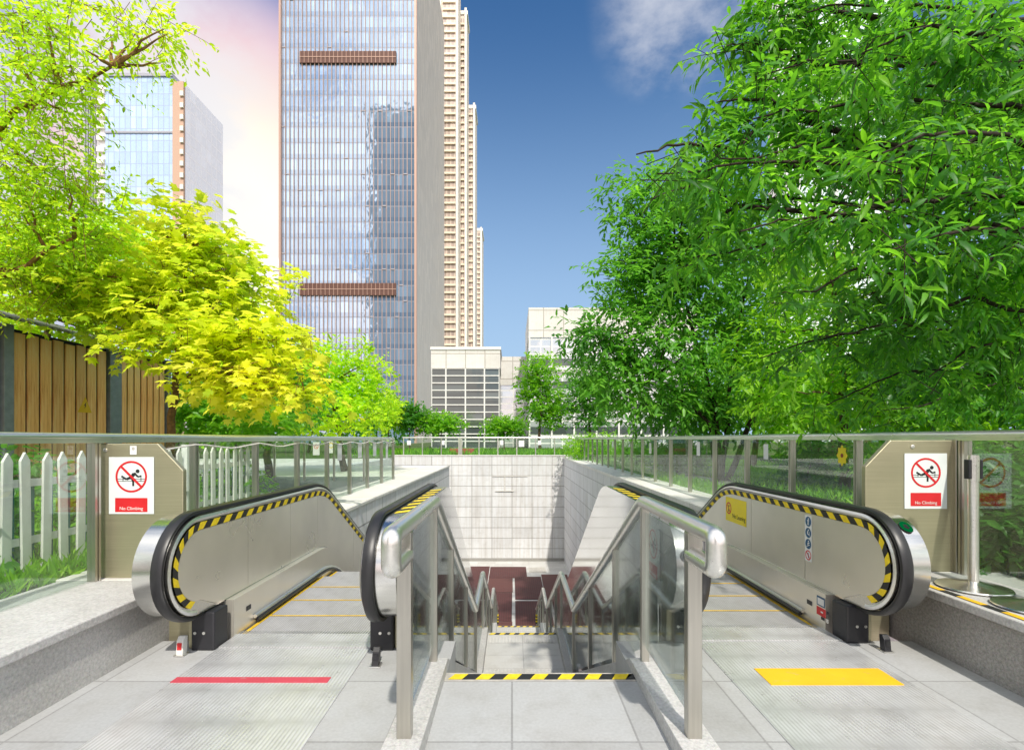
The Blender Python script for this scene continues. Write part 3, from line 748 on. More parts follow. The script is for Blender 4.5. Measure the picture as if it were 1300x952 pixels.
for k in range(4):
    f = Flat(P_); cy = .135-.09*k
    if k < 3:
        f.disc(0, cy, .040, .002, 0)
        f.disc(.004, cy+.022, .007, .003, 1)
        if k == 0: f.line((0, cy+.012), (0, cy-.008), .013, .003, 1); f.line((-.014, cy+.008), (.014, cy+.010), .006, .0034, 1); f.line((0, cy-.008), (-.008, cy-.026), .007, .0032, 1); f.line((0, cy-.008), (.010, cy-.026), .007, .0036, 1)
        if k == 1: f.line((-.004, cy+.014), (-.008, cy-.010), .013, .003, 1); f.line((-.008, cy-.010), (.016, cy-.014), .009, .0034, 1); f.line((.016, cy+.010), (.018, cy-.024), .005, .0032, 1)
        if k == 2: f.line((.002, cy+.012), (-.004, cy-.006), .013, .003, 1); f.line((-.022, cy-.022), (.022, cy-.004), .006, .0034, 1); f.line((.004, cy+.006), (.020, cy+.012), .006, .0032, 1)
    else:
        f.ring(0, cy, .031, .040, .002, 2); f.line((-.004, cy+.018), (.006, cy-.02), .014, .0026, 0); f.line((-.026, cy+.026), (.026, cy-.026), .008, .003, 2)
    f.build('pictogram', ['sign_blue', 'paper', 'sign_red'], pb)
xk = XR2-.108-.0012-(XR1+XR2)/2
P_ = frame_xneg(xk, 3.72, .155)
f = Flat(P_); f.rect(.005, .048, .10, .072, .0005, 0); f.rect(.005, .046, .080, .050, .001, 1); f.rect(.01, -.028, .115, .062, .0005, 2); f.rect(.02, -.028, .03, .012, .001, 1)
f.rect(.09, -.012, .03, .026, .0005, 3); f.rect(.03, -.072, .045, .022, .0005, 3); f.rect(.085, -.072, .03, .03, .0004, 4)
tag(f.build('label_plate', ['sign_blue', 'paper', 'sign_red', 'black_plastic', 'steel_drum'], ER), 'blue, white and red service labels with a black key switch')
# no-climbing sticker on the right escalator's stair-side cladding
xk = XR1-.165-.0105-(XR1+XR2)/2
climbing_sign('sticker', .30, .36, frame_xneg(xk, 3.52, .62), ER)

# floor sensors beside the newels
def floor_post(label, x, y, h, lean, mats, name='floor_bollard', cat='marker post'):
    t = thing(name, label, cat, (x, y, 0))
    b = MB().prism_x([(-.02, 0), (.03, 0), (.03+lean, h), (-.0+lean, h+.006), (-.02+lean, h-.02)], -.022, .022)
    b.build('body', mats[0], t, bevel=.004)
    MB().box(-.014, -.0235+lean*.5, h*.35, .014, -.020+lean*.5+.004, h*.72).build('label_plate', mats[1], t)
    MB().box(-.035, -.03, 0, .035, .045, .008).build('base', 'steel_rail', t, bevel=.003)
floor_post('small white marker post with red label by the left newel', -2.19, 3.36, .12, .01, ('white_paint', 'sign_red'))
floor_post('short black rubber wedge post beside the stair railing', -.86, 3.20, .105, .03, ('rubber', 'black_plastic'))
floor_post('short dark post on the floor by the right newel', 2.52, 3.42, .105, .01, ('black_plastic', 'rubber'))
tag(MB().box(-2.0, 2.97, .0061, -1.08, 3.035, .0095).build('floor_sticker', 'mark_red'), 'red strip stuck on the floor in front of left escalator', 'floor sticker')
tag(MB().box(1.50, 2.94, .0061, 2.27, 3.15, .0095).build('floor_sticker', 'mark_yellow'), 'yellow rectangular floor sticker in front of right escalator', 'floor sticker')

# ------------------------------------------------------------------ staircase
SX0, SX1 = -.40, .735
FL = [(3.10, 0, 6.73, -1.8), (8.47, -1.8, 11.9, -3.5), (13.4, -3.5, 16.9, ZB)]
S = thing('staircase', 'pale stone staircase between the escalators with yellow and black taped edges', 'staircase', ((SX0+SX1)/2, 3.1, 0))
def SP(m): 
    m.v = [(v[0]-(SX0+SX1)/2, v[1]-3.1, v[2]) for v in m.v]; return m
for (y0, z0, y1, z1) in FL:
    n = 12; b = MB()
    for k in range(n):
        ya = y0+(y1-y0)*k/n; yb_ = y0+(y1-y0)*(k+1)/n; z = z0+(z1-z0)*(k+1)/n
        if k < n-1: b.box(SX0, ya, z-.4, SX1, yb_, z)
    SP(b).build('flight', 'floor_light', S, bevel=.004)
LAND = [(6.73, 8.47, -1.8), (11.9, 13.4, -3.5)]
for y0, y1, z in LAND:
    b = MB().box(SX0, y0-.303, z-.3, SX1, y1, z)
    SP(b).build('landing', 'floor_light', S, bevel=.004)
    q = MB()
    for yy in (y0+.15, y1-.42):
        q.box(SX0+.02, yy, z, SX1-.02, yy+.26, z+.004)
        for i in range(21):
            for j in range(5):
                q.lathe([(.017, .004), (.012, .009)], (SX0+.05+i*.052, yy+.027+j*.052, z), 8)
    SP(q).build('tactile_paving', 'floor_light', S)
for yy, z in ((3.10, 0), (8.47, -1.8), (13.4, -3.5), (FL[0][0]+3.63/12, -.15)):
    b = MB(); n = 7; w = (SX1-SX0)/n
    if z == -.15: continue
    b.box(SX0, yy-.10, z+.0005, SX1, yy+.003, z+.003, 2)
    for k in range(n):
        x = SX0+k*w
        b.add([(x+.02, yy-.085, z+.005), (x+.02+w*.5, yy-.085, z+.005), (x+w*.5+.055 if k < n-1 else SX1, yy-.015, z+.005), (x+.055-.0, yy-.015, z+.005)], [(0,1,2,3)], 0)
        b.add([(x+.02+w*.5, yy-.085, z+.005), (x+w+.02 if k < n-1 else SX1, yy-.085, z+.005), (min(x+w+.055, SX1), yy-.015, z+.005), (x+w*.5+.055, yy-.015, z+.005)], [(0,1,2,3)], 1)
    SP(b).build('edge_tape', ['tape_yellow', 'tape_black', 'stone'], S)
def stair_line(y):
    for (y0, z0, y1, z1) in FL:
        if y <= y0: return z0
        if y < y1: return z0+(z1-z0)*(y-y0)/(y1-y0)
    return ZB
for xa, xb in ((SX0-.17, SX0), (SX1, SX1+.17)):
    ys = [1.9, 3.18, 6.75, 8.45, 11.92, 13.38, 16.95]
    top = [(y, stair_line(y)+.10) for y in ys]; bot = [(y, stair_line(y)-.5) for y in reversed(ys)]
    b = MB().prism_x(top+bot, xa+.001, xb-.001)
    SP(b).build('curb', 'granite_top', S, bevel=.005)

def stair_railing(label, X, tape):
    t = thing('stair_railing', label, 'railing', (X, 2.3, 0))
    def T(m): m.v = [(v[0], v[1]-2.3, v[2]) for v in m.v]; return m
    rz = lambda y: stair_line(max(y-.05, 0))+1.03
    pts = []
    pts.append((0, 2.30, .905))
    for cz, a0 in ((.905+.03, 270), (1.04-.03, 180)):
        for k in range(0, 7):
            a = R(a0-90*k/6); pts.append((0, 2.07+.03*math.cos(a), cz+.03*math.sin(a)))
    for y, z in ((3.10, 1.04), (3.17, 1.035), (3.24, 1.005), (6.66, -.80), (6.74, -.83), (6.84, -.82), (8.36, -.80), (8.46, -.81), (8.54, -.85), (11.84, -2.48), (11.92, -2.51), (12.0, -2.51), (13.3, -2.5), (13.42, -2.53), (16.9, -4.23), (17.0, -4.25)):
        pts.append((0, y, z))
    T(MB().tube(pts, .041, 16)).build('top_rail', 'steel_rail', t, smooth=True)
    def railz(y):
        P = pts[15:]
        if y < P[0][1]: return 1.04
        for a, b in zip(P[:-1], P[1:]):
            if a[1] <= y <= b[1]: return a[2]+(b[2]-a[2])*(y-a[1])/(b[1]-a[1])
        return P[-1][2]
    posts = [2.30, 3.14, 4.02, 5.30, 6.72, 8.42, 9.5, 10.7, 11.9, 13.38, 14.6, 15.8, 16.9]
    for i, y in enumerate(posts):
        w = .033 if i == 0 else .024
        T(MB().box(-w, y-w*.8, stair_line(y)+(-.02 if i == 0 else .07), w, y+w*.8, railz(y)-.03)).build('post', 'steel_post', t, bevel=.004)
    for a, b in zip(posts[:-1], posts[1:]):
        ya, yb = a+.035, b-.035
        q = [(ya, stair_line(ya)+.16), (yb, stair_line(yb)+.16), (yb, railz(yb)-.06), (ya, railz(ya)-.06)]
        T(MB().prism_x(q, -.005, .005)).build('glass_panel', 'glass_stair', t)
    b = MB()
    for k in range(6): b.box(-.036, 16.868, -4.45-.05*k, .036, 16.93, -4.40-.05*k, k % 2)
    T(b).build('hazard_tape', ['tape_yellow', 'tape_black'], t)
    return t
stair_railing('left stair railing of glass panels with thick steel rail, nearest the left escalator', -.485, True)
stair_railing('right stair railing of glass panels with thick steel rail, nearest the right escalator', .82, True)

# maroon mats on the lower floor
mats = [(-2.3, -1.15, 13.6, 18.9), (-2.2, -1.13, 19.0, 26.4), (-1.10, .02, 13.6, 18.4), (-1.10, .0, 18.44, 21.9), (-1.11, .72, 24.2, 26.3), (-1.10, .03, 21.95, 24.15),
        (.12, 1.22, 14.0, 20.75), (.13, 1.38, 20.95, 24.4), (1.40, 2.65, 19.6, 24.8), (1.25, 2.66, 13.7, 19.5)]
wh = ['nearest the left escalator foot', 'left of the centre column, reaching the back wall', 'at the stair foot, left of the white gap', 'darkest, left of the gap halfway back', 'wide one by the back wall', 'left of the gap towards the back',
      'at the stair foot, right of the white gap', 'large, right of the gap towards the back', 'at the right wall corner, slightly raised', 'nearest the right escalator foot']
for k, ((x0, x1, y0, y1), s) in enumerate(zip(mats, wh)):
    o = MB().box(-(x1-x0)/2, -(y1-y0)/2, 0, (x1-x0)/2, (y1-y0)/2, .012).build('floor_mat', 'mat_maroon_light' if k in (5, 2, 8) else 'mat_maroon', bevel=.004, loc=((x0+x1)/2, (y0+y1)/2, ZB+.001+.0015*k))
    o.rotation_euler[2] = R((-.4, .3, .2, -.3, .2, .1, -.2, .2, -.5, .3)[k])
    tag(o, 'ribbed maroon floor mat ' + s, 'floor mat', 'maroon mats on the lower floor')
tag(MB().box(.85, 25.2, ZB+.001, 1.7, 26.2, ZB+.012).build('floor_mat', 'stone', bevel=.003), 'small pale grey square mat by the back wall', 'floor mat')

# ------------------------------------------------------------------ glass fences
def fence_y(label, X, ys, z0, z1, loc_y, notices, capmat='steel_rail'):
    t = thing('glass_fence', label, 'glass fence', (X, loc_y, 0))
    r = MB()
    r.box(-.030, ys[0]-loc_y-.03, z1-.062, .030, ys[-1]-loc_y+.03, z1-.02)
    r.tube([(0, ys[0]-loc_y-.03, z1-.022), (0, ys[-1]-loc_y+.03, z1-.022)], .032, 12)
    r.build('top_rail', capmat, t, smooth=True)
    for y in ys:
        b = MB().box(-.030, y-loc_y-.026, z0, .030, y-loc_y-.006, z1-.064).box(-.030, y-loc_y+.006, z0, .030, y-loc_y+.026, z1-.064).box(-.02, y-loc_y-.006, z0, .02, y-loc_y+.006, z1-.07)
        b.build('post', 'steel_post', t)
    for a, b in zip(ys[:-1], ys[1:]):
        MB().box(-.005, a-loc_y+.027, z0+.012, .005, b-loc_y-.027, z1-.066).build('glass_panel', 'glass_fence', t)
    for (y, zc, w, h) in notices:
        MB().box(.006 if X < 0 else -.0075, y-loc_y-w/2, zc-h/2, .0075 if X < 0 else -.006, y-loc_y+w/2, zc+h/2).build('notice', 'paper', t)
    return t
lys = [3.72+1.17*k for k in range(-3, 9)]
lf = fence_y('left glass fence on the low wall beside the left escalator', -3.06, lys, .39, 1.462, 3.72, [(10.2, 1.2, .25, .3), (9.0, 1.2, .22, .3), (11.3, 1.2, .25, .3), (12.4, 1.15, .2, .45)])
rys = [3.79+1.17*k for k in range(-3, 21)]
rf = fence_y('right glass fence along the pit wall in front of the greenery', 3.38, rys, .42, 1.480, 3.79, [(6.75, 1.26, .12, .20), (9.2, 1.25, .16, .25), (12.4, 1.2, .2, .26), (14.6, 1.25, .2, .2), (17.0, 1.25, .2, .2)])
t = thing('glass_fence', 'far glass fence standing on the back wall of the pit', 'glass fence', (0, 27.75, 0))
xs_ = [3.35-1.03*k for k in range(0, 10)]
r = MB().box(xs_[-1]-.05, -.03, 1.455, 3.38, .03, 1.50); r.tube([(xs_[-1]-.05, 0, 1.50), (3.38, 0, 1.50)], .034, 10); r.build('top_rail', 'steel_rail', t, smooth=True)
for k, x in enumerate(xs_):
    w = .11 if k == 6 else .028
    MB().box(x-w, -.03, .545, x+w, .03, 1.453).build('post', 'steel_rail', t)
for a, b in zip(xs_[1:], xs_[:-1]):
    MB().box(a+.03, -.005, .56, b-.03, .005, 1.45).build('glass_panel', 'glass_fence', t)
for u, w in ((519, .2), (562, .2), (585, .18), (637, .18), (662, .30), (685, .18)):
    x = (u-U0)*27.7/F
    MB().box(x-w/2, -.0085, 1.10 if w < .3 else 1.0, x+w/2, -.006, 1.34).build('notice', 'paper', t)
t = thing('glass_fence', 'short return glass fence across the paved terrace on the left', 'glass fence', (-3.06, 13.14, 0))
MB().box(-4.6, -.03, 1.40, -.04, .03, 1.455).build('top_rail', 'steel_rail', t)
for k in range(1, 7): MB().box(-.77*k-.022, -.025, .345, -.77*k+.022, .025, 1.40).build('post', 'steel_post', t)
for k in range(0, 6): MB().box(-.77*(k+1)+.03, -.004, .36, -.77*k-.03, .004, 1.39).build('glass_panel', 'glass_fence', t)
f = Flat(frame_front(-2.0, -.006, 1.18)); f.rect(0, 0, .17, .34, .001, 0); f.ring(0, .05, .045, .06, .002, 1); f.line((-.04, .09), (.04, .01), .012, .003, 1); f.build('notice', ['paper', 'sign_red'], t)
f = Flat(frame_front(-1.62, -.006, 1.22)); f.rect(0, 0, .2, .32, .001, 0); f.ring(0, .04, .05, .07, .002, 1); f.build('notice', ['paper', 'tape_yellow'], t)

# steel guard panels with the signs
def guard_panel(label, x0, x1, y, z0, z1, chamfer_right, tagx):
    xc = (x0+x1)/2; w = x1-x0; h = z1-z0
    t = thing('guard_panel', label, 'guard panel', (xc, y, z0))
    c = .20
    if chamfer_right: poly = [(-w/2, 0), (w/2, 0), (w/2, h-c), (w/2-c*.95, h), (-w/2, h)]
    else: poly = [(-w/2, 0), (w/2, 0), (w/2, h), (-w/2+c*.95, h), (-w/2, h-c)]
    MB().prism_y(poly, 0, .045).build('plate', 'steel_olive', t, bevel=.006)
    s = -1 if chamfer_right else 1
    MB().box(s*w/2-.012, -.03, 0, s*w/2+.012, .07, h+.01).build('edge_post', 'steel_post', t, bevel=.003)
    b = MB().lathe([(.016, 0), (.015, .004), (.009, .006)], (0,0,0), 18); b.v = [((-w*.38 if chamfer_right else .02)+v[0], -.001-v[2], h-.050+v[1]) for v in b.v]
    b.build('bolt', 'steel_rail', t)
    return t
gl = guard_panel('left olive steel guard panel with no climbing sign', -3.12, -2.46, 3.80, .39, 1.395, True, 0)
climbing_sign('sign', .336, .425, frame_front(-.053, -.002, .692), gl)
f = Flat(frame_front(-.04, -.002, .955)); f.rect(0, 0, .05, .065, .001, 0); f.disc(0, .012, .012, .002, 1); f.build('tag', ['paper', 'stone'], gl)
gr = guard_panel('right steel guard panel with no climbing sign beside belt post', 2.685, 3.36, 3.86, .42, 1.42, False, 0)
climbing_sign('sign', .322, .42, frame_front(.117, -.002, .690), gr)
# white cable hanging under the left rail
cp = []
for k in range(60):
    y = 3.9+k*.155; ph = (y-3.72) % 1.17/1.17
    cp.append((-3.015, y, 1.385-.05*math.sin(ph*PI)+.004*math.sin(k*1.7)))
tag(MB().tube(cp, .008, 6).build('cable', 'cable_white', smooth=True), 'thin white cable sagging under the left fence rail', 'cable')
# yellow flower sticker on the right glass
f = Flat(frame_xneg(3.372, 5.19, 1.26))
f.poly([(.075*(1+.13*math.cos(8*a))*math.cos(a)*1.0, .095*(1+.13*math.cos(8*a))*math.sin(a)) for a in [2*PI*k/64 for k in range(64)]], .001, 0); f.disc(0, 0, .022, .002, 1)
tag(f.mb.build('flower_sticker', ['sign_yellow', 'brick_red']), 'yellow flower-shaped sticker on the right glass fence', 'sticker')

# belt posts on the right wall
def belt_post(label, x, y, ang):
    t = thing('belt_post', label, 'belt post', (x, y, .4255), ang, 'retractable belt posts')
    MB().lathe([(.0, 0), (.20, 0), (.205, .006), (.20, .012), (.14, .022), (.06, .038), (.045, .046), (0, .046)], seg=40).build('base', 'steel_drum', t, smooth=True)
    MB().tube([(0,0,.04), (0,0,.80)], .030, 20).build('pole', 'steel_rail', t, smooth=True)
    hd = MB().tube([(0,0,.72), (0,0,.885)], .033, 20).build('head', 'steel_rail', t, smooth=True)
    for q in (-1, 1): MB().box(q*.034, -.020, .735, q*.052, .020, .865).build('belt_slot', 'black_plastic', hd, bevel=.004)
    MB().tube([(0,0,.885), (0,0,.895)], .030, 20).build('cap', 'steel_rail', hd, smooth=True)
belt_post('steel belt post on round base next to the right guard panel', 3.115, 3.43, .1)
belt_post('second steel belt post cut by the right edge of the photo', 3.115, 3.02, .3)

# ------------------------------------------------------------------ left garden: picket fence and timber wall
t = thing('picket_fence', 'white picket fence with teal rear boards behind left glass', 'picket fence', (-3.95, 2.4, .3))
first = None
for k in range(31):
    y = .0+k*.172
    if first is None:
        first = MB().prism_x([(-.04, 0), (.04, 0), (.04, .95), (0, 1.02), (-.04, .95)], .0, .022).build('picket', 'white_paint', t, bevel=.003)
        second = MB().box(-.055, .02, .1, -.035, .09, .80).build('rear_board', 'teal_paint', t)
        o, q = first, second
    else:
        o = first.copy(); COL.objects.link(o); o.parent = t; q = second.copy(); COL.objects.link(q); q.parent = t
    o.location = (0, y, .004*math.sin(k*2.1)); o.rotation_euler = (R(.9*math.sin(k*3.3)), 0, 0); q.location = (0, y+.03, 0)
for z in (.27, .74): MB().box(-.032, -.1, z, -.003, 5.3, z+.06).build('rail', 'white_paint', t)
MB().box(-.02, 3.70, .50, .05, 3.90, 1.06).build('notice_board', 'paper', t)

t = thing('timber_wall', 'timber clad shed wall in dark steel frames on the left', 'shed wall', (-7.0, 8.6, .3))
def planks(y0, y1, n, h):
    w = (y1-y0)/n
    for k in range(n):
        o = MB().box(-.02, -w/2+.017, -.0, .0, w/2-.017, h).build('plank', 'wood_plank', t, bevel=.003)
        o.location = (.0, y0-8.6+(k+.5)*w, .05+.012*math.sin(k*2.7))
planks(5.0, 6.95, 9, 2.58); planks(7.12, 8.78, 8, 2.58); planks(9.08, 10.25, 7, 2.58)
for y, w in ((7.03, .07), (8.93, .13), (10.32, .05), (4.9, .08)): MB().box(-.06, y-8.6-w, -.3, .045, y-8.6+w, 2.72).build('frame_post', 'frame_grey', t, bevel=.004)
MB().box(-.12, -3.8, -.3, -.03, 1.75, 2.68).build('backing', 'dark_hole', t)
for a, b in ((7.12, 8.78), (9.08, 10.25), (5.0, 6.95)): MB().box(.002, a-8.6, .42, .03, b-8.6, .47).build('cross_bar', 'iron', t)
MB().box(.03, 7.98-8.6, .40, .06, 8.16-8.6, .56).build('lock_box', 'iron', t, bevel=.005)
b = MB()
for k in range(46):
    y = -3.9+k*.125; b.quad((-1.2, y, 3.16), (.32, y, 2.72), (.32, y+.0625, 2.75), (-1.2, y+.0625, 3.19)); b.quad((-1.2, y+.0625, 3.19), (.32, y+.0625, 2.75), (.32, y+.125, 2.72), (-1.2, y+.125, 3.16))
b.build('roof', 'roof_sheet', t)
f = Flat(frame_xpos(.004, 8.33-8.6, 1.66)); f.poly([(-.15, -.10), (.13, -.10), (.0, .16)], .002, 0); f.poly([(-.02, -.04), (.015, .02), (.0, .02), (.02, .08), (-.03, .015), (-.005, .015)], .004, 1)
tag(f.build('warning_triangle', ['mark_yellow', 'sign_black'], t), 'yellow triangular warning plate')

# ------------------------------------------------------------------ buildings
def building(name, label, x, y, cat='building'): return thing(name, label, cat, (x, y, 0))
# main tower
TX0, TX1, TY0, TY1, TH = -59.05, -24.5, 130.0, 184.0, 150.0
t = building('office_tower', 'tall glass office tower with bronze fins and two brown louvre bands', (TX0+TX1)/2, TY0)
hw = (TX1-TX0)/2
b = MB(); b.quad((-hw, 0, 0), (hw, 0, 0), (hw, 0, TH), (-hw, 0, TH)); b.build('curtain_wall', 'tower_glass', t)
MB().box(-hw+.3, .4, 0, hw-.1, TY1-TY0, TH).build('side_wall', 'tower_side', t)
MB().quad((hw, 0, 0), (hw, TY1-TY0, 0), (hw, TY1-TY0, TH), (hw, 0, TH)).build('side_screen', 'tower_side', t)
first = None
for k in range(33):
    if first is None: first = MB().box(-.05, -.4, 4, .05, -.01, TH).build('fin', 'fin_bronze', t); o = first
    else: o = first.copy(); COL.objects.link(o); o.parent = t
    o.location = (-hw+.1+k*(2*hw-.2)/32, 0, 0)
MB().box(hw-.35, -.9, 0, hw+.25, -.02, TH).build('corner_mullion', 'fin_bronze', t)
MB().box(-hw-.25, -.9, 0, -hw+.25, -.02, TH).build('corner_mullion', 'fin_bronze', t)
for z0, z1 in ((97.2, 100.2), (38.0, 41.1)):
    o = MB().box(-12.4, -.50, z0, 12.2, -.03, z1).build('louvre_band', 'louver', t)
    q = MB()
    for k in range(23): q.box(-12.3+k*1.07, -.58, z0, -12.2+k*1.07, -.51, z1)
    q.box(-12.4, -.59, (z0+z1)/2-.08, 12.2, -.512, (z0+z1)/2+.08); q.build('louvre_bars', 'fin_bronze', o)
rng = random.Random(5)
for k in range(60):                                               # opened vent lights
    c = rng.randrange(32); fl = rng.randrange(6, 36); x = -hw+.1+c*(2*hw-.2)/32
    if k == 0: first = MB().box(.06, -.14, 0, 1.0, -.03, .26).build('vent_window', 'hazy_dark', t); o = first
    else: o = first.copy(); COL.objects.link(o); o.parent = t
    o.location = (x, 0, fl*4.05+.1)
# apartment towers behind it
def apartment(label, x0, x1, y0, dep, h, fz, fin_x):
    t = thing('apartment_tower', label, 'apartment tower', ((x0+x1)/2, y0, 0)); w = (x1-x0)/2
    MB().quad((-w, 0, 0), (w, 0, 0), (w, 0, h), (-w, 0, h)).build('front', 'resid_window', t)
    MB().box(-w+.05, .3, 0, w, dep, h).build('side_wall', 'resid_side', t)
    MB().box(-w, -.3, h, w+.4, dep, h+1.6).build('parapet', 'resid_white', t)
    for x in fin_x: MB().box(x-.45, -1.5, 0, x+.45, -.02, h+1.8).build('pilaster', 'resid_white', t)
    first = None; n = int((h-18)/3)
    for k in range(n):
        if first is None: first = MB().box(w-6.3, -.55, 0, w-.9, -.03, .75).build('balcony', 'resid_slab', t); o = first
        else: o = first.copy(); COL.objects.link(o); o.parent = t
        o.location = (0, 0, 18+3*k)
apartment('beige apartment tower rising above the frame behind the glass tower', -44, -21.6, 205, 9, 196, 3, (10.7, 4.0))
apartment('beige apartment tower one step lower, just right of the tallest', -36, -19.2, 216, 10, 181.5, 3, (8.0,))
apartment('beige apartment tower third in the row, two steps lower', -33, -16.6, 229, 12, 150, 3, (7.8,))
apartment('slim pale apartment tower at the right end of the row', -33, -17.7, 300, 16, 124, 3, (7.2, 3.5))
# left tower
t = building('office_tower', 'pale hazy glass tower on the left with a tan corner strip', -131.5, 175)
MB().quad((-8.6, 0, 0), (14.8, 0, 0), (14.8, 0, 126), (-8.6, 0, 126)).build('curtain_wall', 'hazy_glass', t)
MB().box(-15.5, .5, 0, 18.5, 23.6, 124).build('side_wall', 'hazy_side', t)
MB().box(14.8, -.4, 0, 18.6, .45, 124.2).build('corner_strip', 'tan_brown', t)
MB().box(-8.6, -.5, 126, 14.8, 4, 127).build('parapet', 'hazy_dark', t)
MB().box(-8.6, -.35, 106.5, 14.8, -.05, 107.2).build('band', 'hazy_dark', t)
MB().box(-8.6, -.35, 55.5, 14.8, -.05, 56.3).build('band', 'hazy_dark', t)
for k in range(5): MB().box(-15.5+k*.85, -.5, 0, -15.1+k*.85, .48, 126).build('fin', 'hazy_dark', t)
first = None
for k in range(30):
    if first is None: first = MB().box(-11.2, -.6, 0, -8.7, .48, 1.7).build('balcony', 'resid_white', t); MB().box(17.6, -.9, 0, 18.7, -.42, 1.6).build('louvre', 'resid_white', t); o = first
    else: o = first.copy(); COL.objects.link(o); o.parent = t
    o.location = (0, 0, 4+4.0*k)
for o in list(t.children):
    if o.name.startswith('louvre'):
        for k in range(1, 30):
            q = o.copy(); COL.objects.link(q); q.parent = t; q.location = (0, 0, 4*k+3)
        break
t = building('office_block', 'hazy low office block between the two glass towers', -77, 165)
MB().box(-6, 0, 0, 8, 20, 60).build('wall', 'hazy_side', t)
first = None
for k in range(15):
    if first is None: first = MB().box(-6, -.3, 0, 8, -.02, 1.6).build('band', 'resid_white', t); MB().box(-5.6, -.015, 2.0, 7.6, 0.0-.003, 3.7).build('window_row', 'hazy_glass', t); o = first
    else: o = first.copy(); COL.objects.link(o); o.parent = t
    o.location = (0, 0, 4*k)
t = building('office_tower', 'pale teal glass tower at the top right behind the leaves', 95.5, 150)
MB().quad((-17.5, 0, 0), (17.5, 0, 0), (17.5, 0, 160), (-17.5, 0, 160)).build('curtain_wall', 'pale_teal', t)
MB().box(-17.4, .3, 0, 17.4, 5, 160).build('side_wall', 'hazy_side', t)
for x in (-17.2, -14.8, -11, -6, 0): MB().box(x-.4, -.7, 0, x+.4, -.03, 160).build('fin', 'white_frame', t)
# tower across the street: what the glass tower mirrors on its right half
t = building('office_tower', 'dark brick-toned tower behind the viewer, mirrored in the tall glass tower', -92, -150)
MB().box(-22.5, -30, 0, 22.5, -.02, 262).build('wall', 'brick_tower', t)
MB().quad((22.5, .0, 0), (-22.5, .0, 0), (-22.5, .0, 258), (22.5, .0, 258)).build('front', 'brick_front', t)
MB().box(-22.8, -30, 262, 22.8, .3, 268).build('parapet', 'concrete_pale', t)
# podium pavilion with a window grid
t = building('pavilion', 'cream panelled building with a grid of dark windows facing the pit', -5.5, 60)
MB().box(-4.08, .1, 9.8, 4.10, 12, 12.2).build('parapet', 'podium_panel', t)
MB().box(-4.0, .25, 0, 4.0, 12, 9.79).build('wall', 'podium_panel', t)
MB().box(-4.15, 0, 11.95, 4.2, 12, 12.3).build('cornice', 'white_frame', t)
cols = [(547.7, 566), (566, 590.8), (590.8, 615), (615, 634)]
rows = [9.75-.86*k for k in range(12)]
for (ua, ub) in cols:
    xa, xb = (ua-U0)*60/F+5.5, (ub-U0)*60/F+5.5
    for z1 in rows[:-1]:
        fr = MB(); z0 = z1-.86
        fr.box(xa, 0, z0, xb, .2, z0+.06).box(xa, 0, z1-.06, xb, .2, z1-.001).box(xa, 0, z0+.061, xa+.08, .2, z1-.061).box(xb-.08, 0, z0+.061, xb, .2, z1-.061)
        w = fr.build('window', 'white_frame', t)
        MB().box(xa+.081, .10, z0+.062, xb-.081, .13, z1-.062).build('pane', 'podium_glass', w)
t = building('annexe', 'narrow recessed pale block joining the two cream buildings', .1, 66)
MB().box(-1.9, 0, 8.4, 2.6, 10, 12.1).build('parapet', 'podium_panel', t)
MB().box(-1.9, .1, 0, 2.6, 10, 8.39).build('window_wall', 'podium_pale', t)
t = building('pavilion', 'taller cream panelled building behind the small trees on the right', 8.2, 58)
MB().box(-6.3, 0, 13.0, 13, 14, 16.4).build('parapet', 'podium_panel', t)
MB().box(-6.2, .12, 0, 13, 14, 12.99).build('window_wall', 'podium_pale', t)
for k in range(7): MB().box(-6.3+2.55*k, -.12, 0, -6.12+2.55*k, .1, 12.99).build('mullion', 'white_frame', t)
first = None
for z in (2.0, 4.6, 7.2, 9.8): MB().box(-6.1, .06, z, 12.9, .115, z+.8).build('window_row', 'podium_glass', t)
MB().box(-6.2, -.15, 9.0, 13, .1, 9.35).build('band', 'concrete_pale', t)

# ------------------------------------------------------------------ vegetation
LEAF = {
 'lance': (np.array([(0,0,0),(.3,0,.03),(.65,0,.0),(1,0,-.16),(.28,.5,.07),(.62,.40,.03),(.28,-.5,.07),(.62,-.40,.03)], float),
           [(0,1,4),(0,6,1),(1,2,5,4),(1,6,7,2),(2,3,5),(2,7,3)]),
 'oval': (np.array([(0,0,0),(.5,0,-.04),(1,0,-.08),(.3,.45,.05),(.72,.36,.02),(.3,-.45,.05),(.72,-.36,.02)], float),
          [(0,1,3),(0,5,1),(1,4,3),(1,5,6),(1,2,4),(1,6,2)]),
 'flake': (np.array([(0,0,0),(.5,.5,.05),(1,0,-.06),(.5,-.5,.05)], float), [(0,2,1),(0,3,2)]),
 'lobed': (np.array([(.05,0,0),(.05,.30,-.02),(.32,.52,-.04),(.36,.30,.02),(.72,.42,-.05),(.66,.16,.02),(1,0,-.10),(.66,-.16,.02),(.72,-.42,-.05),(.36,-.30,.02),(.32,-.52,-.04),(.05,-.30,-.02),(.40,0,.0)], float),
           [(0,12,1),(1,12,3,2),(3,12,5,4),(5,12,6),(6,12,7),(7,12,9,8),(9,12,11,10),(11,12,0)]),
}
def norm(a): return a/np.maximum(1e-9, np.linalg.norm(a, axis=1, keepdims=True))
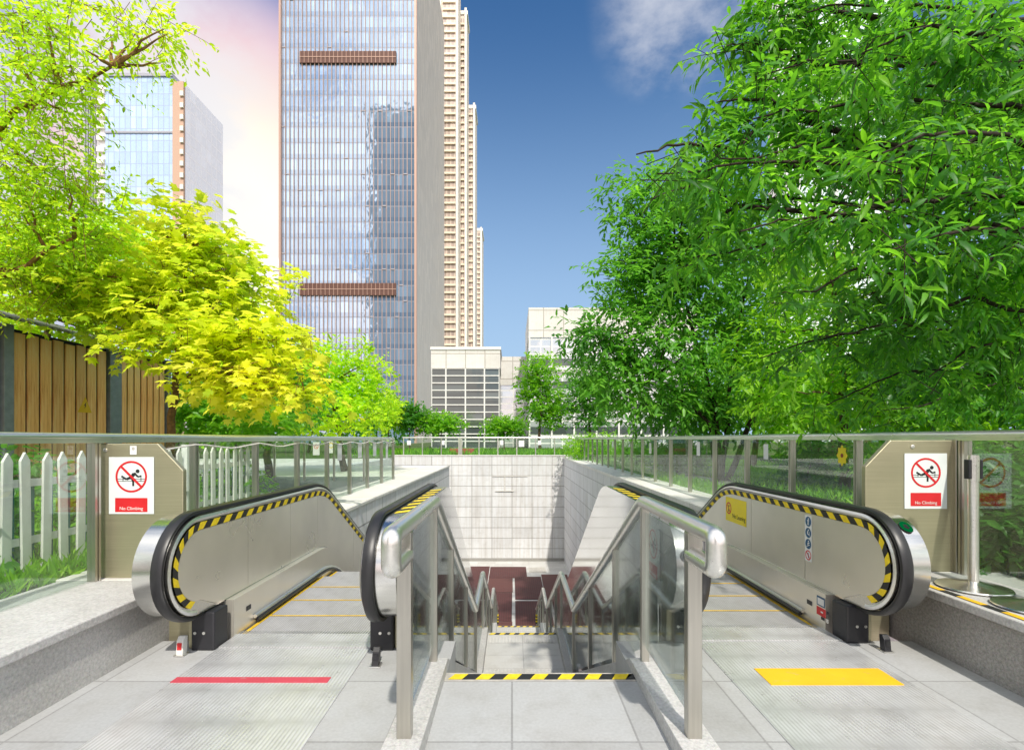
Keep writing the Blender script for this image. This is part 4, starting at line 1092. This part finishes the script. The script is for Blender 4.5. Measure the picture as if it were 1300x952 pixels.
def leaf_mesh(name, org, axis, nrm, ln, wd_, tint, shape, mat, parent):
    T, faces = LEAF[shape]; n = len(org); k = len(T)
    a = norm(axis); b = norm(np.cross(nrm, a)); c = norm(np.cross(a, b))
    v = (org[:,None,:]+a[:,None,:]*(T[None,:,0,None]*ln[:,None,None])+b[:,None,:]*(T[None,:,1,None]*wd_[:,None,None])+c[:,None,:]*(T[None,:,2,None]*ln[:,None,None])).reshape(-1, 3)
    me = bpy.data.meshes.new(name); nf = len(faces)
    loops = []; starts = []; tot = 0
    base = np.concatenate([np.array(f) for f in faces]); lens = np.array([len(f) for f in faces])
    li = (np.arange(n)[:,None]*k+base[None,:]).reshape(-1)
    ls = np.tile(lens, n); st = np.concatenate(([0], np.cumsum(ls)[:-1]))
    me.vertices.add(len(v)); me.vertices.foreach_set('co', v.reshape(-1).astype(np.float32))
    me.loops.add(len(li)); me.loops.foreach_set('vertex_index', li.astype(np.int32))
    me.polygons.add(len(ls)); me.polygons.foreach_set('loop_start', st.astype(np.int32))
    me.update(calc_edges=True)
    at = me.attributes.new('tint', 'FLOAT', 'POINT'); at.data.foreach_set('value', np.repeat(tint, k).astype(np.float32))
    me.materials.append(M[mat]); me.validate()
    o = bpy.data.objects.new(name, me); COL.objects.link(o)
    if parent: o.parent = parent
    return o
def foliage(name, parent, base, blobs, n_twig, per, ln, wid, mat, shape, seed, droop=.3, twig=.5, flat=.0, shell=2.0, spread=.9, twig_mb=None, jit=.35, tint0=.5, lean=(0,0,0)):
    """leaves set alternately along many short twigs that grow out of the crown's clumps"""
    rg = np.random.default_rng(seed)
    bl = np.array([[*b[0], *b[1]] for b in blobs], float); w = bl[:,3]*bl[:,4]*bl[:,5]; w = w**.75; w /= w.sum()
    idx = rg.choice(len(bl), n_twig, p=w)
    d = norm(rg.normal(size=(n_twig, 3))); r = rg.random(n_twig)**(1/shell)
    bl_t = rg.normal(0, .16, len(bl))
    p0 = bl[idx,:3]+d*r[:,None]*bl[idx,3:6]
    td = norm(d*.55+rg.normal(size=(n_twig, 3))*.55+np.array([lean[0], lean[1], .12-droop*.6+lean[2]]))
    tl = twig*(.6+.8*rg.random(n_twig)); ttint = rg.normal(0, .12, n_twig)
    O = []; A = []; NN = []; TN = []
    for j in range(per):
        f = (j+.6)/per
        s = 1 if j % 2 else -1
        pos = p0+td*(tl*f)[:,None]+np.array([0,0,-1])*(droop*.35*tl*f*f)[:,None]
        side = norm(np.cross(td, np.array([0,0,1.])+rg.normal(size=(n_twig,3))*.15))*s
        ax = norm(td*.55+side*spread*.8+rg.normal(size=(n_twig,3))*jit+np.array([0,0,-droop]))
        up = norm(np.array([0,0,1.])*(1+flat*3)+d*.5+rg.normal(size=(n_twig,3))*(.55*(1-flat*.6)))
        O.append(pos); A.append(ax); NN.append(up)
        TN.append(tint0+ttint+bl_t[idx]+rg.normal(0, .14, n_twig)+.12*(r-.7))
    O = np.concatenate(O); A = np.concatenate(A); NN = np.concatenate(NN); TN = np.clip(np.concatenate(TN), 0, 1)
    n = len(O); q = .65+.6*rg.random(n)
    o = leaf_mesh(name, O-np.array(base), A, NN, ln*q, wid*q, TN, shape, mat, parent)
    if twig_mb is not None:
        for i in range(0, n_twig, twig_mb[1]):
            a = p0[i]-np.array(base); e = a+td[i]*tl[i]+np.array([0,0,-droop*.35*tl[i]])
            twig_mb[0].tube([a-td[i]*tl[i]*.6, (a+e)/2+np.array([0,0,.03*tl[i]]), e], [twig_mb[2], twig_mb[2]*.7, twig_mb[2]*.3], 4, 0, False)
    return o
def limb(mb, a, b, r0, r1, rnd, wob=.12, n=6, seg=8, sag=0):
    a = Vector(a); b = Vector(b); ln = (b-a).length; pts = []; rs = []
    for k in range(n+1):
        f = k/n; p = a.lerp(b, f)
        if 0 < k < n: p += Vector((rnd.uniform(-1,1), rnd.uniform(-1,1), rnd.uniform(-.5,.5)))*wob*ln*.25
        p.z += sag*math.sin(f*PI)
        pts.append(p); rs.append(r0+(r1-r0)*f)
    mb.tube(pts, rs, seg, 0, False); return pts
def tree(name, label, cat, base, stems, blobs, n_twig, per, ln, wid, mat, shape, seed, bark='bark', group=None, trunk_r=.12, twigs=None, limbs=3, **kw):
    base = Vector(base); t = thing(name, label, cat, base, 0, group); rnd = random.Random(seed); mb = MB()
    tips = []
    for s in stems:                                   # each stem: list of world points, or (points, radius)
        sr = trunk_r
        if isinstance(s, tuple): s, sr = s
        s = [Vector(p) for p in s]; k = len(s); pts = []
        for i in range(k-1):
            for q in range(4): pts.append(s[i].lerp(s[i+1], q/4)+Vector((rnd.uniform(-1,1), rnd.uniform(-1,1), rnd.uniform(-.6,.6)))*sr*.5)
        pts.append(s[-1]); m = len(pts)
        mb.tube([p-base for p in pts], [sr*(1-.78*i/(m-1)) for i in range(m)], 9, 0, False)
        tips += pts[m//3:]
    for b in blobs:
        c = Vector(b[0])
        for q in range(limbs):
            e = c+Vector((rnd.uniform(-.7,.7)*b[1][0], rnd.uniform(-.7,.7)*b[1][1], rnd.uniform(-.5,.7)*b[1][2]))
            st = min(tips, key=lambda p: (p-e).length+max(0, p.z-e.z)*.6) if tips else base
            limb(mb, st-base, e-base, trunk_r*.34, trunk_r*.06, rnd, .14, 5, 6)
    if twigs: kw['twig_mb'] = (mb, twigs, max(.004, trunk_r*.04))
    foliage('crown', t, base, blobs, n_twig, per, ln, wid, mat, shape, seed, **kw)
    mb.build('trunk', bark, t, smooth=True)
    return t
def B_(u, v, y, ru, rv, ry=None):
    """crown clump surveyed at (u,v), distance y; radii in px at that distance"""
    return (tuple(W(u, v, y)), (ru*y/F, (ry if ry is not None else (ru+rv)/2*y/F), rv*y/F))

# near tree on the right, long drooping leaves
BOUGH = [((1330,30),(1010,5),4.4,26), ((1330,95),(975,70),4.2,26), ((1330,150),(945,130),4.0,26), ((1330,60),(1090,45),3.5,34), ((1330,200),(915,190),3.8,26), ((1280,235),(835,205),3.6,20),
         ((1330,265),(940,275),3.5,26), ((1200,280),(880,320),4.2,24), ((1330,330),(985,365),3.9,26), ((1330,190),(1120,170),3.2,30), ((1330,390),(1040,415),4.1,26), ((1330,430),(965,440),4.8,24), ((1330,485),(1050,490),5.2,26), ((1330,290),(1130,305),3.2,28),
         ((1330,505),(1120,512),6.2,22), ((1330,120),(1060,110),4.6,30), ((1330,360),(1100,350),4.6,30), ((1000,140),(900,235),4.1,18), ((1100,20),(975,40),4.6,26), ((1050,185),(850,180),4.4,20), ((1000,250),(865,300),4.6,22), ((1100,80),(940,100),4.6,26), ((960,200),(808,186),3.9,22), ((1010,75),(922,52),4.3,24), ((1010,140),(910,118),4.2,24), ((930,255),(826,240),4.0,20), ((1020,10),(972,-10),4.3,26), ((1330,455),(1180,460),4.4,26)]
pb_ = []; bst = [([(6.4,4.4,.33), (6.2,4.4,1.6), (5.9,4.3,3.0), (5.6,4.3,4.6), (5.2,4.3,6.2)], .15)]
rb_ = random.Random(9)
for (a, b, y, rad) in BOUGH:
    n = max(3, int(math.hypot(a[0]-b[0], a[1]-b[1])/46)); pts = []
    for k in range(n+1):
        f = k/n; u = a[0]+(b[0]-a[0])*f; v = a[1]+(b[1]-a[1])*f-30*math.sin(f*PI)*.6+16*f*f+rb_.uniform(-10,10); yy = y+.35*(1-f)+rb_.uniform(-.12,.12)
        r_ = rad*(1-.35*f)*rb_.uniform(.8,1.25)
        pb_.append(B_(u, v+10, yy, r_*1.25, r_, r_*1.6*yy/F)); pts.append(tuple(W(u, v, yy)))
    st = min(bst[0][0], key=lambda p: abs(p[2]-pts[0][2]+.8))
    bst.append(([st]+pts, .024))
tree('peach_tree', 'near tree reaching in from the right with long drooping green leaves', 'tree', (6.4, 4.4, .33), bst,
     pb_, 2150, 9, .135, .031, 'leaf_peach', 'lance', 11, bark='bark_dark', trunk_r=.07, twigs=3, limbs=0, droop=.42, twig=.28, shell=1.3, spread=.85, jit=.34, lean=(-.30, 0, 0), tint0=.46)
# multi-stemmed tree beyond the pit's right edge
y5 = 13
tb = [B_(850,300,y5,85,38), B_(820,250,y5+.5,60,35), B_(880,240,y5,70,40), B_(800,360,y5,60,40), B_(860,370,y5,90,42), B_(780,430,y5-.5,62,34), B_(850,440,y5-.5,80,38), B_(930,320,y5+.5,90,60), B_(940,420,y5+1,90,50), B_(820,500,y5-.5,62,36), B_(890,500,y5,60,40)]
tree('broadleaf_tree', 'multi-stemmed green tree overhanging the right edge of the pit', 'tree', (5.3, 13, .33),
     [[(5.3,13,.33), (5.2,13,2.2), (4.6,13,4.2), (4.2,13,6.2)], [(5.4,13.1,.33), (5.6,13.1,2.4), (6.0,13.2,5)], [(5.2,12.9,.33), (5.0,12.8,1.8), (3.6,12.7,3.0)], [(5.5,13,.33), (6.2,13,2.2), (6.8,13.2,3.8)]],
     tb+[B_(745,425,y5-.5,34,16), B_(770,470,y5-.6,44,26), B_(830,330,y5,50,36), B_(900,525,13.5,60,20), B_(825,520,15,46,20)], 3300, 7, .19, .08, 'leaf_mid', 'oval', 21, bark='bark_dark', trunk_r=.085, twigs=5, limbs=4, droop=.35, twig=.5, flat=.3, tint0=.6)
# trees filling the right
def simple_tree(name, label, x, y, zb, blobs, n, per, ln, wid, mat, shape, seed, tr=.12, group=None, **kw):
    c = Vector((0,0,0))
    for b in blobs: c += Vector(b[0])
    c /= len(blobs)
    return tree(name, label, 'tree' if 'tree' in name else 'shrub', (x, y, zb), [[(x,y,zb), ((x*2+c.x)/3, (y*2+c.y)/3, zb+(c.z-zb)*.5), (c.x, c.y, c.z+.2)]], blobs, n, per, ln, wid, mat, shape, seed, trunk_r=tr, group=group, **kw)
simple_tree('broadleaf_tree', 'sunlit yellow-green tree behind the near drooping branches on the right', 7.2, 11, .33, [B_(1060,350,11,90,70), B_(1010,450,11,80,60), B_(1130,430,11,90,70), B_(1060,500,10.5,120,45)], 1000, 7, .17, .07, 'leaf_fresh', 'oval', 31, droop=.4, twig=.45, tint0=.62)
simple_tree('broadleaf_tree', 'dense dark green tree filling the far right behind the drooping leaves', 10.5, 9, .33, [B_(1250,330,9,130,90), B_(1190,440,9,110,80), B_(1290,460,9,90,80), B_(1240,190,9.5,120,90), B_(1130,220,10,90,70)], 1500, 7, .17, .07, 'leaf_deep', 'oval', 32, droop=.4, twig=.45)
simple_tree('broadleaf_tree', 'leafy tree high behind the near branches at the top right', 9.5, 16, .33, [B_(1080,150,15,100,80), B_(1180,110,15,110,100), B_(1290,60,15,90,90), B_(1070,60,15.5,55,50)], 1100, 7, .22, .09, 'leaf_mid', 'oval', 33, droop=.4, twig=.6)
simple_tree('broadleaf_tree', 'bright green tree standing behind the multi-stemmed tree', 9, 19, .33, [B_(960,400,19,60,60), B_(1010,330,19,60,60), B_(930,480,18,60,60), B_(1000,500,18,70,50)], 800, 7, .24, .11, 'leaf_fresh', 'oval', 34, droop=.3, twig=.7)
simple_tree('broadleaf_tree', 'broad sunlit tree low behind the right fence, between the trunks and the frame edge', 12.5, 16, .33, [B_(1090,500,16,90,50), B_(1180,490,16,90,60), B_(1270,490,15,90,60), B_(1010,520,16,60,34)], 1200, 7, .24, .12, 'leaf_fresh', 'oval', 35, droop=.3, twig=.6)
simple_tree('broadleaf_tree', 'dark hedge-like tree far back on the right side', 17, 27, .33, [B_(900,500,27,70,50), B_(1000,490,27,80,60), B_(1120,500,27,90,60), B_(1250,480,27,110,80)], 1500, 7, .4, .22, 'leaf_mid', 'oval', 36, droop=.3, twig=.9)
# shrubs on the right bank
rnd = random.Random(3)
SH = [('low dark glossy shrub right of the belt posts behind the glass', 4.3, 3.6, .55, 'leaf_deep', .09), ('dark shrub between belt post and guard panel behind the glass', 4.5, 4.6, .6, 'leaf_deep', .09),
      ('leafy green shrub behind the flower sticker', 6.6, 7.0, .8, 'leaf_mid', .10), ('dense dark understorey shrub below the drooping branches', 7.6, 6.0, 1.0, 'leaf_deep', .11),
      ('rounded fresh green shrub on the bank, middle of the right fence', 7.0, 9.6, .9, 'leaf_fresh', .10), ('broad dark shrub in front of the multi-stemmed trunks', 6.9, 12.0, 1.0, 'leaf_mid', .12),
      ('tall leafy shrub at the far right edge', 8.0, 4.6, 1.5, 'leaf_mid', .12), ('bushy shrub beside the multi-stemmed trunks, further back', 5.2, 16, 1.0, 'leaf_mid', .13), ('bright shrub near the right back corner of the pit', 4.9, 20.5, .9, 'leaf_fresh', .13)]
for i, (lb, x, y, r, mt, ln) in enumerate(SH):
    bl = [((x+rnd.uniform(-.4,.4)*r, y+rnd.uniform(-.5,.5)*r, .33+r*rnd.uniform(.35,.8)), (r*.75, r*.8, r*.6)) for k in range(4)]
    simple_tree('shrub', lb, x, y, .33, bl, 260+int(120*r), 7, ln*1.25, ln*.55, mt, 'oval', 100+i, tr=.03, droop=.2, twig=.22+.1*r)
for i, (x, y, r) in enumerate(((3.75, 26.3, .5), (3.9, 24.6, .45))):
    simple_tree('shrub', ('lime green trimmed shrub spilling over the right back corner of the pit', 'lime green trimmed shrub along the right fence, second from the back corner')[i], x, y, .33,
                [((x-.3, y, 1.1), (.9, .9, .55)), ((x+.6, y-.6, 1.2), (.9, .9, .5)), ((x-.3, y-.4, .8), (.7, .6, .5))], 420, 7, .11, .06, 'leaf_fresh', 'flake', 140+i, tr=.03, droop=.1, twig=.25)
# left: maple
ym = 7.6
mb_ = [B_(235,300,ym,45,42,.6), B_(200,360,ym,90,32,.9), B_(290,370,ym,80,34,.8), B_(150,385,ym-.2,70,26,.8), B_(250,430,ym-.3,100,32,.9), B_(340,430,ym-.3,60,26,.6), B_(330,480,ym-.5,70,24,.6), B_(290,470,ym-.4,50,26,.6), B_(380,490,ym-.6,36,14,.35), B_(100,360,ym-.3,60,40,.7), B_(280,320,ym,45,30,.5)]
tree('maple_tree', 'golden yellow-green maple with broad lobed leaves in front of the shed', 'tree', (-5.35, 7.8, .33),
     [[(-5.35,7.8,.33), (-5.25,7.8,1.5), (-5.1,7.75,2.6), (-5.0,7.7,3.6), (-4.95,7.7,4.6)]], mb_, 1150, 6, .150, .145, 'leaf_gold', 'lobed', 41, bark='bark_warm', trunk_r=.075, twigs=3, limbs=3, droop=.30, twig=.42, flat=.45, jit=.4, spread=1.1, tint0=.42)
# left: fine-leaved tree hanging in from the top left
lb = [B_(40,30,6,80,45,.7), B_(85,90,6,60,36,.6), B_(30,130,6,75,50,.7), B_(150,30,6.2,60,26,.45), B_(205,40,6.3,34,30,.3), B_(40,230,6.4,75,45,.7), B_(95,245,6.4,56,36,.6), B_(70,300,6.6,90,45,.8), B_(20,350,6.6,70,50,.7), B_(190,80,6.3,26,12,.2), B_(-60,200,6,80,120,.8)]
tree('locust_tree', 'fine-leaved bright green tree hanging in from the upper left corner', 'tree', (-8.2, 6.2, .33),
     [[(-8.2,6.2,.33), (-8.0,6.2,2.4), (-7.2,6.2,4.2), (-6.0,6.1,5.4), (-4.8,6.1,5.9)], [(-8.0,6.2,2.4), (-6.8,6.4,3.3), (-5.6,6.5,4.0)]], lb, 1550, 9, .072, .036, 'leaf_lime', 'oval', 51, jit=.4, bark='bark_warm', trunk_r=.075, twigs=3, limbs=2, droop=.22, twig=.36, spread=.9, shell=1.6, tint0=.46)
simple_tree('broadleaf_tree', 'lime green leafy tree above the shed roof at the left edge', -9.0, 9.5, .33, [B_(20,330,9.5,90,60), B_(110,330,9.5,80,50), B_(60,400,9,90,30), B_(150,290,9.5,40,40)], 900, 7, .13, .08, 'leaf_lime', 'oval', 52, droop=.3, twig=.4, tint0=.4)
# left middle ground
simple_tree('round_tree', 'rounded yellow-green tree with dense crown behind the left fence', -5.6, 17, .33, [B_(395,465,17,48,36), B_(445,475,17,50,38), B_(470,510,16.5,34,40), B_(410,520,16.5,60,34), B_(360,500,17,40,45)], 1300, 8, .16, .085, 'leaf_lime', 'oval', 61, droop=.15, twig=.4, tint0=.42)
simple_tree('shrub', 'green leafy shrub under the maple branches right of the shed', -6.2, 11.5, .33, [B_(250,520,11.5,45,32), B_(300,525,11.5,50,30), B_(340,535,11,40,22)], 700, 7, .14, .07, 'leaf_fresh', 'oval', 62, tr=.04, droop=.2, twig=.35)
simple_tree('broadleaf_tree', 'yellow-green tree standing behind the maple, left of the glass tower', -9.0, 13.5, .33, [B_(200,330,13.5,60,50), B_(270,400,13.5,70,50), B_(180,420,13.5,60,40), B_(300,450,13,60,40)], 900, 7, .15, .09, 'leaf_lime', 'oval', 66, droop=.25, twig=.45, tint0=.5)
simple_tree('round_tree', 'darker green bushy tree between the maple and the rounded tree', -6.9, 14.5, .33, [B_(330,470,14.5,50,40), B_(370,510,14.5,50,32), B_(300,480,14.5,40,40)], 800, 7, .16, .08, 'leaf_mid', 'oval', 63, droop=.2, twig=.4)
LS = [('leafy green plant growing through the white pickets, nearest the camera', -4.4, 3.2, .5, 'leaf_fresh', .12), ('leafy plant behind the pickets left of the guard panel', -4.5, 4.1, .55, 'leaf_mid', .12), ('climbing green plant behind the pickets right of the guard panel', -4.6, 5.6, .5, 'leaf_fresh', .10),
      ('low green bush at the far end of the picket fence', -4.3, 7.9, .6, 'leaf_fresh', .09), ('green plant at the foot of the shed wall', -5.9, 6.0, .7, 'leaf_mid', .12)]
for i, (lb_, x, y, r, mt, ln) in enumerate(LS):
    bl = [((x+rnd.uniform(-.3,.3)*r, y+rnd.uniform(-.6,.6)*r, .33+r*rnd.uniform(.3,.9)), (r*.6, r*.8, r*.55)) for k in range(4)]
    simple_tree('shrub', lb_, x, y, .33, bl, 150+int(90*r), 6, ln, ln*.6, mt, 'oval', 160+i, tr=.02, droop=.2, twig=.25, twigs=4)
# behind the far fence
simple_tree('small_tree', 'small clipped green tree left of the taller cream building', .95*32/17.5, 33, .33, [B_(680,480,33,24,26), B_(690,510,33,34,26), B_(688,465,33,22,14), B_(700,530,33,20,14)], 900, 7, .20, .12, 'leaf_fresh', 'oval', 71, droop=.15, twig=.5)
simple_tree('small_tree', 'small green tree in front of the taller cream building, right of the clipped one', 5.0, 33, .33, [B_(745,480,33,26,20), B_(738,505,33,30,22), B_(765,490,33,26,34), B_(750,530,33,28,16)], 900, 7, .20, .12, 'leaf_mid', 'oval', 72, droop=.15, twig=.5)
for i, (u, v, ru, rv, mt, lb_) in enumerate(((520, 530, 24, 20, 'leaf_mid', 'round green bush at the left end of the far fence'), (560, 538, 30, 13, 'leaf_fresh', 'flat-topped bright bush in front of the window grid'), (640, 542, 28, 11, 'leaf_fresh', 'flat-topped green bush right of the window grid'), (493, 525, 20, 26, 'leaf_lime', 'lime bush beside the rounded tree, left of the far fence'))):
    y = 31.5; c = W(u, v, y)
    simple_tree('shrub', lb_, c.x, y, .33, [B_(u-ru*.4,v+2,y,ru*.65,rv*.8), B_(u+ru*.4,v,y,ru*.65,rv*.8), B_(u,v-3,y,ru*.6,rv*.8)], 420, 7, .2, .11, mt, 'flake', 80+i, tr=.06, droop=.12, twig=.4)
simple_tree('broadleaf_tree', 'distant green tree line bush left of the glass tower foot', -16, 40, .33, [B_(300,530,40,60,30), B_(370,525,40,60,34), B_(440,530,40,50,30), B_(490,535,40,40,24)], 900, 7, .36, .22, 'leaf_mid', 'flake', 90, droop=.2, twig=.8)
simple_tree('broadleaf_tree', 'distant green tree closing the view behind the timber shed', -24, 26, .33, [B_(60,480,26,90,80), B_(180,500,26,80,60), B_(260,520,26,70,40), B_(-40,460,26,90,90)], 900, 7, .34, .2, 'leaf_fresh', 'flake', 91, droop=.2, twig=.8)
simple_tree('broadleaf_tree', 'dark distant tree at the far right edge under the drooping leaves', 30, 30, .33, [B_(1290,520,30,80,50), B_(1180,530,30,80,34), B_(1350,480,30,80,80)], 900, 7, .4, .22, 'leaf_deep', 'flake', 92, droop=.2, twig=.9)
# low planting behind the far glass and lawns: nobody could count the blades
def grass(name, areas, seed, h, mat):
    rg = np.random.default_rng(seed); O = []
    for x0, x1, y0, y1, n in areas: O.append(np.column_stack([rg.uniform(x0, x1, n), rg.uniform(y0, y1, n), np.full(n, .325)]))
    O = np.concatenate(O); n = len(O)
    A = norm(rg.normal(size=(n,3))*np.array([.5,.5,.2])+np.array([0,0,1.])); NN = norm(rg.normal(size=(n,3))*np.array([1,1,.1]))
    ln = h*(.5+rg.random(n)); o = leaf_mesh(name, O, A, NN, ln, ln*.14+.006, np.clip(rg.normal(.5,.25,n),0,1), 'flake', mat, None)
    return tag(o, kind='stuff')
tag(grass('grass', [(3.65, 4.6, 4.0, 26, 9000), (5.5, 11, 4, 26, 14000), (-3.9, -3.4, 2, 8, 1500), (-6.8, -4.1, 2, 9, 2500)], 5, .16, 'leaf_fresh'), 'green grass and ground cover on the banks beside the pit', 'grass')
tag(grass('ground_cover', [(-9, 9, 28.6, 36, 14000)], 6, .42, 'leaf_fresh'), 'low leafy planting behind the far glass fence', 'planting')
tag(MB().box(-3.6, 29.3, .33, -2.2, 29.7, .86).build('planter', 'brick_red', bevel=.02), 'dark red brick planter behind the far fence', 'planter')
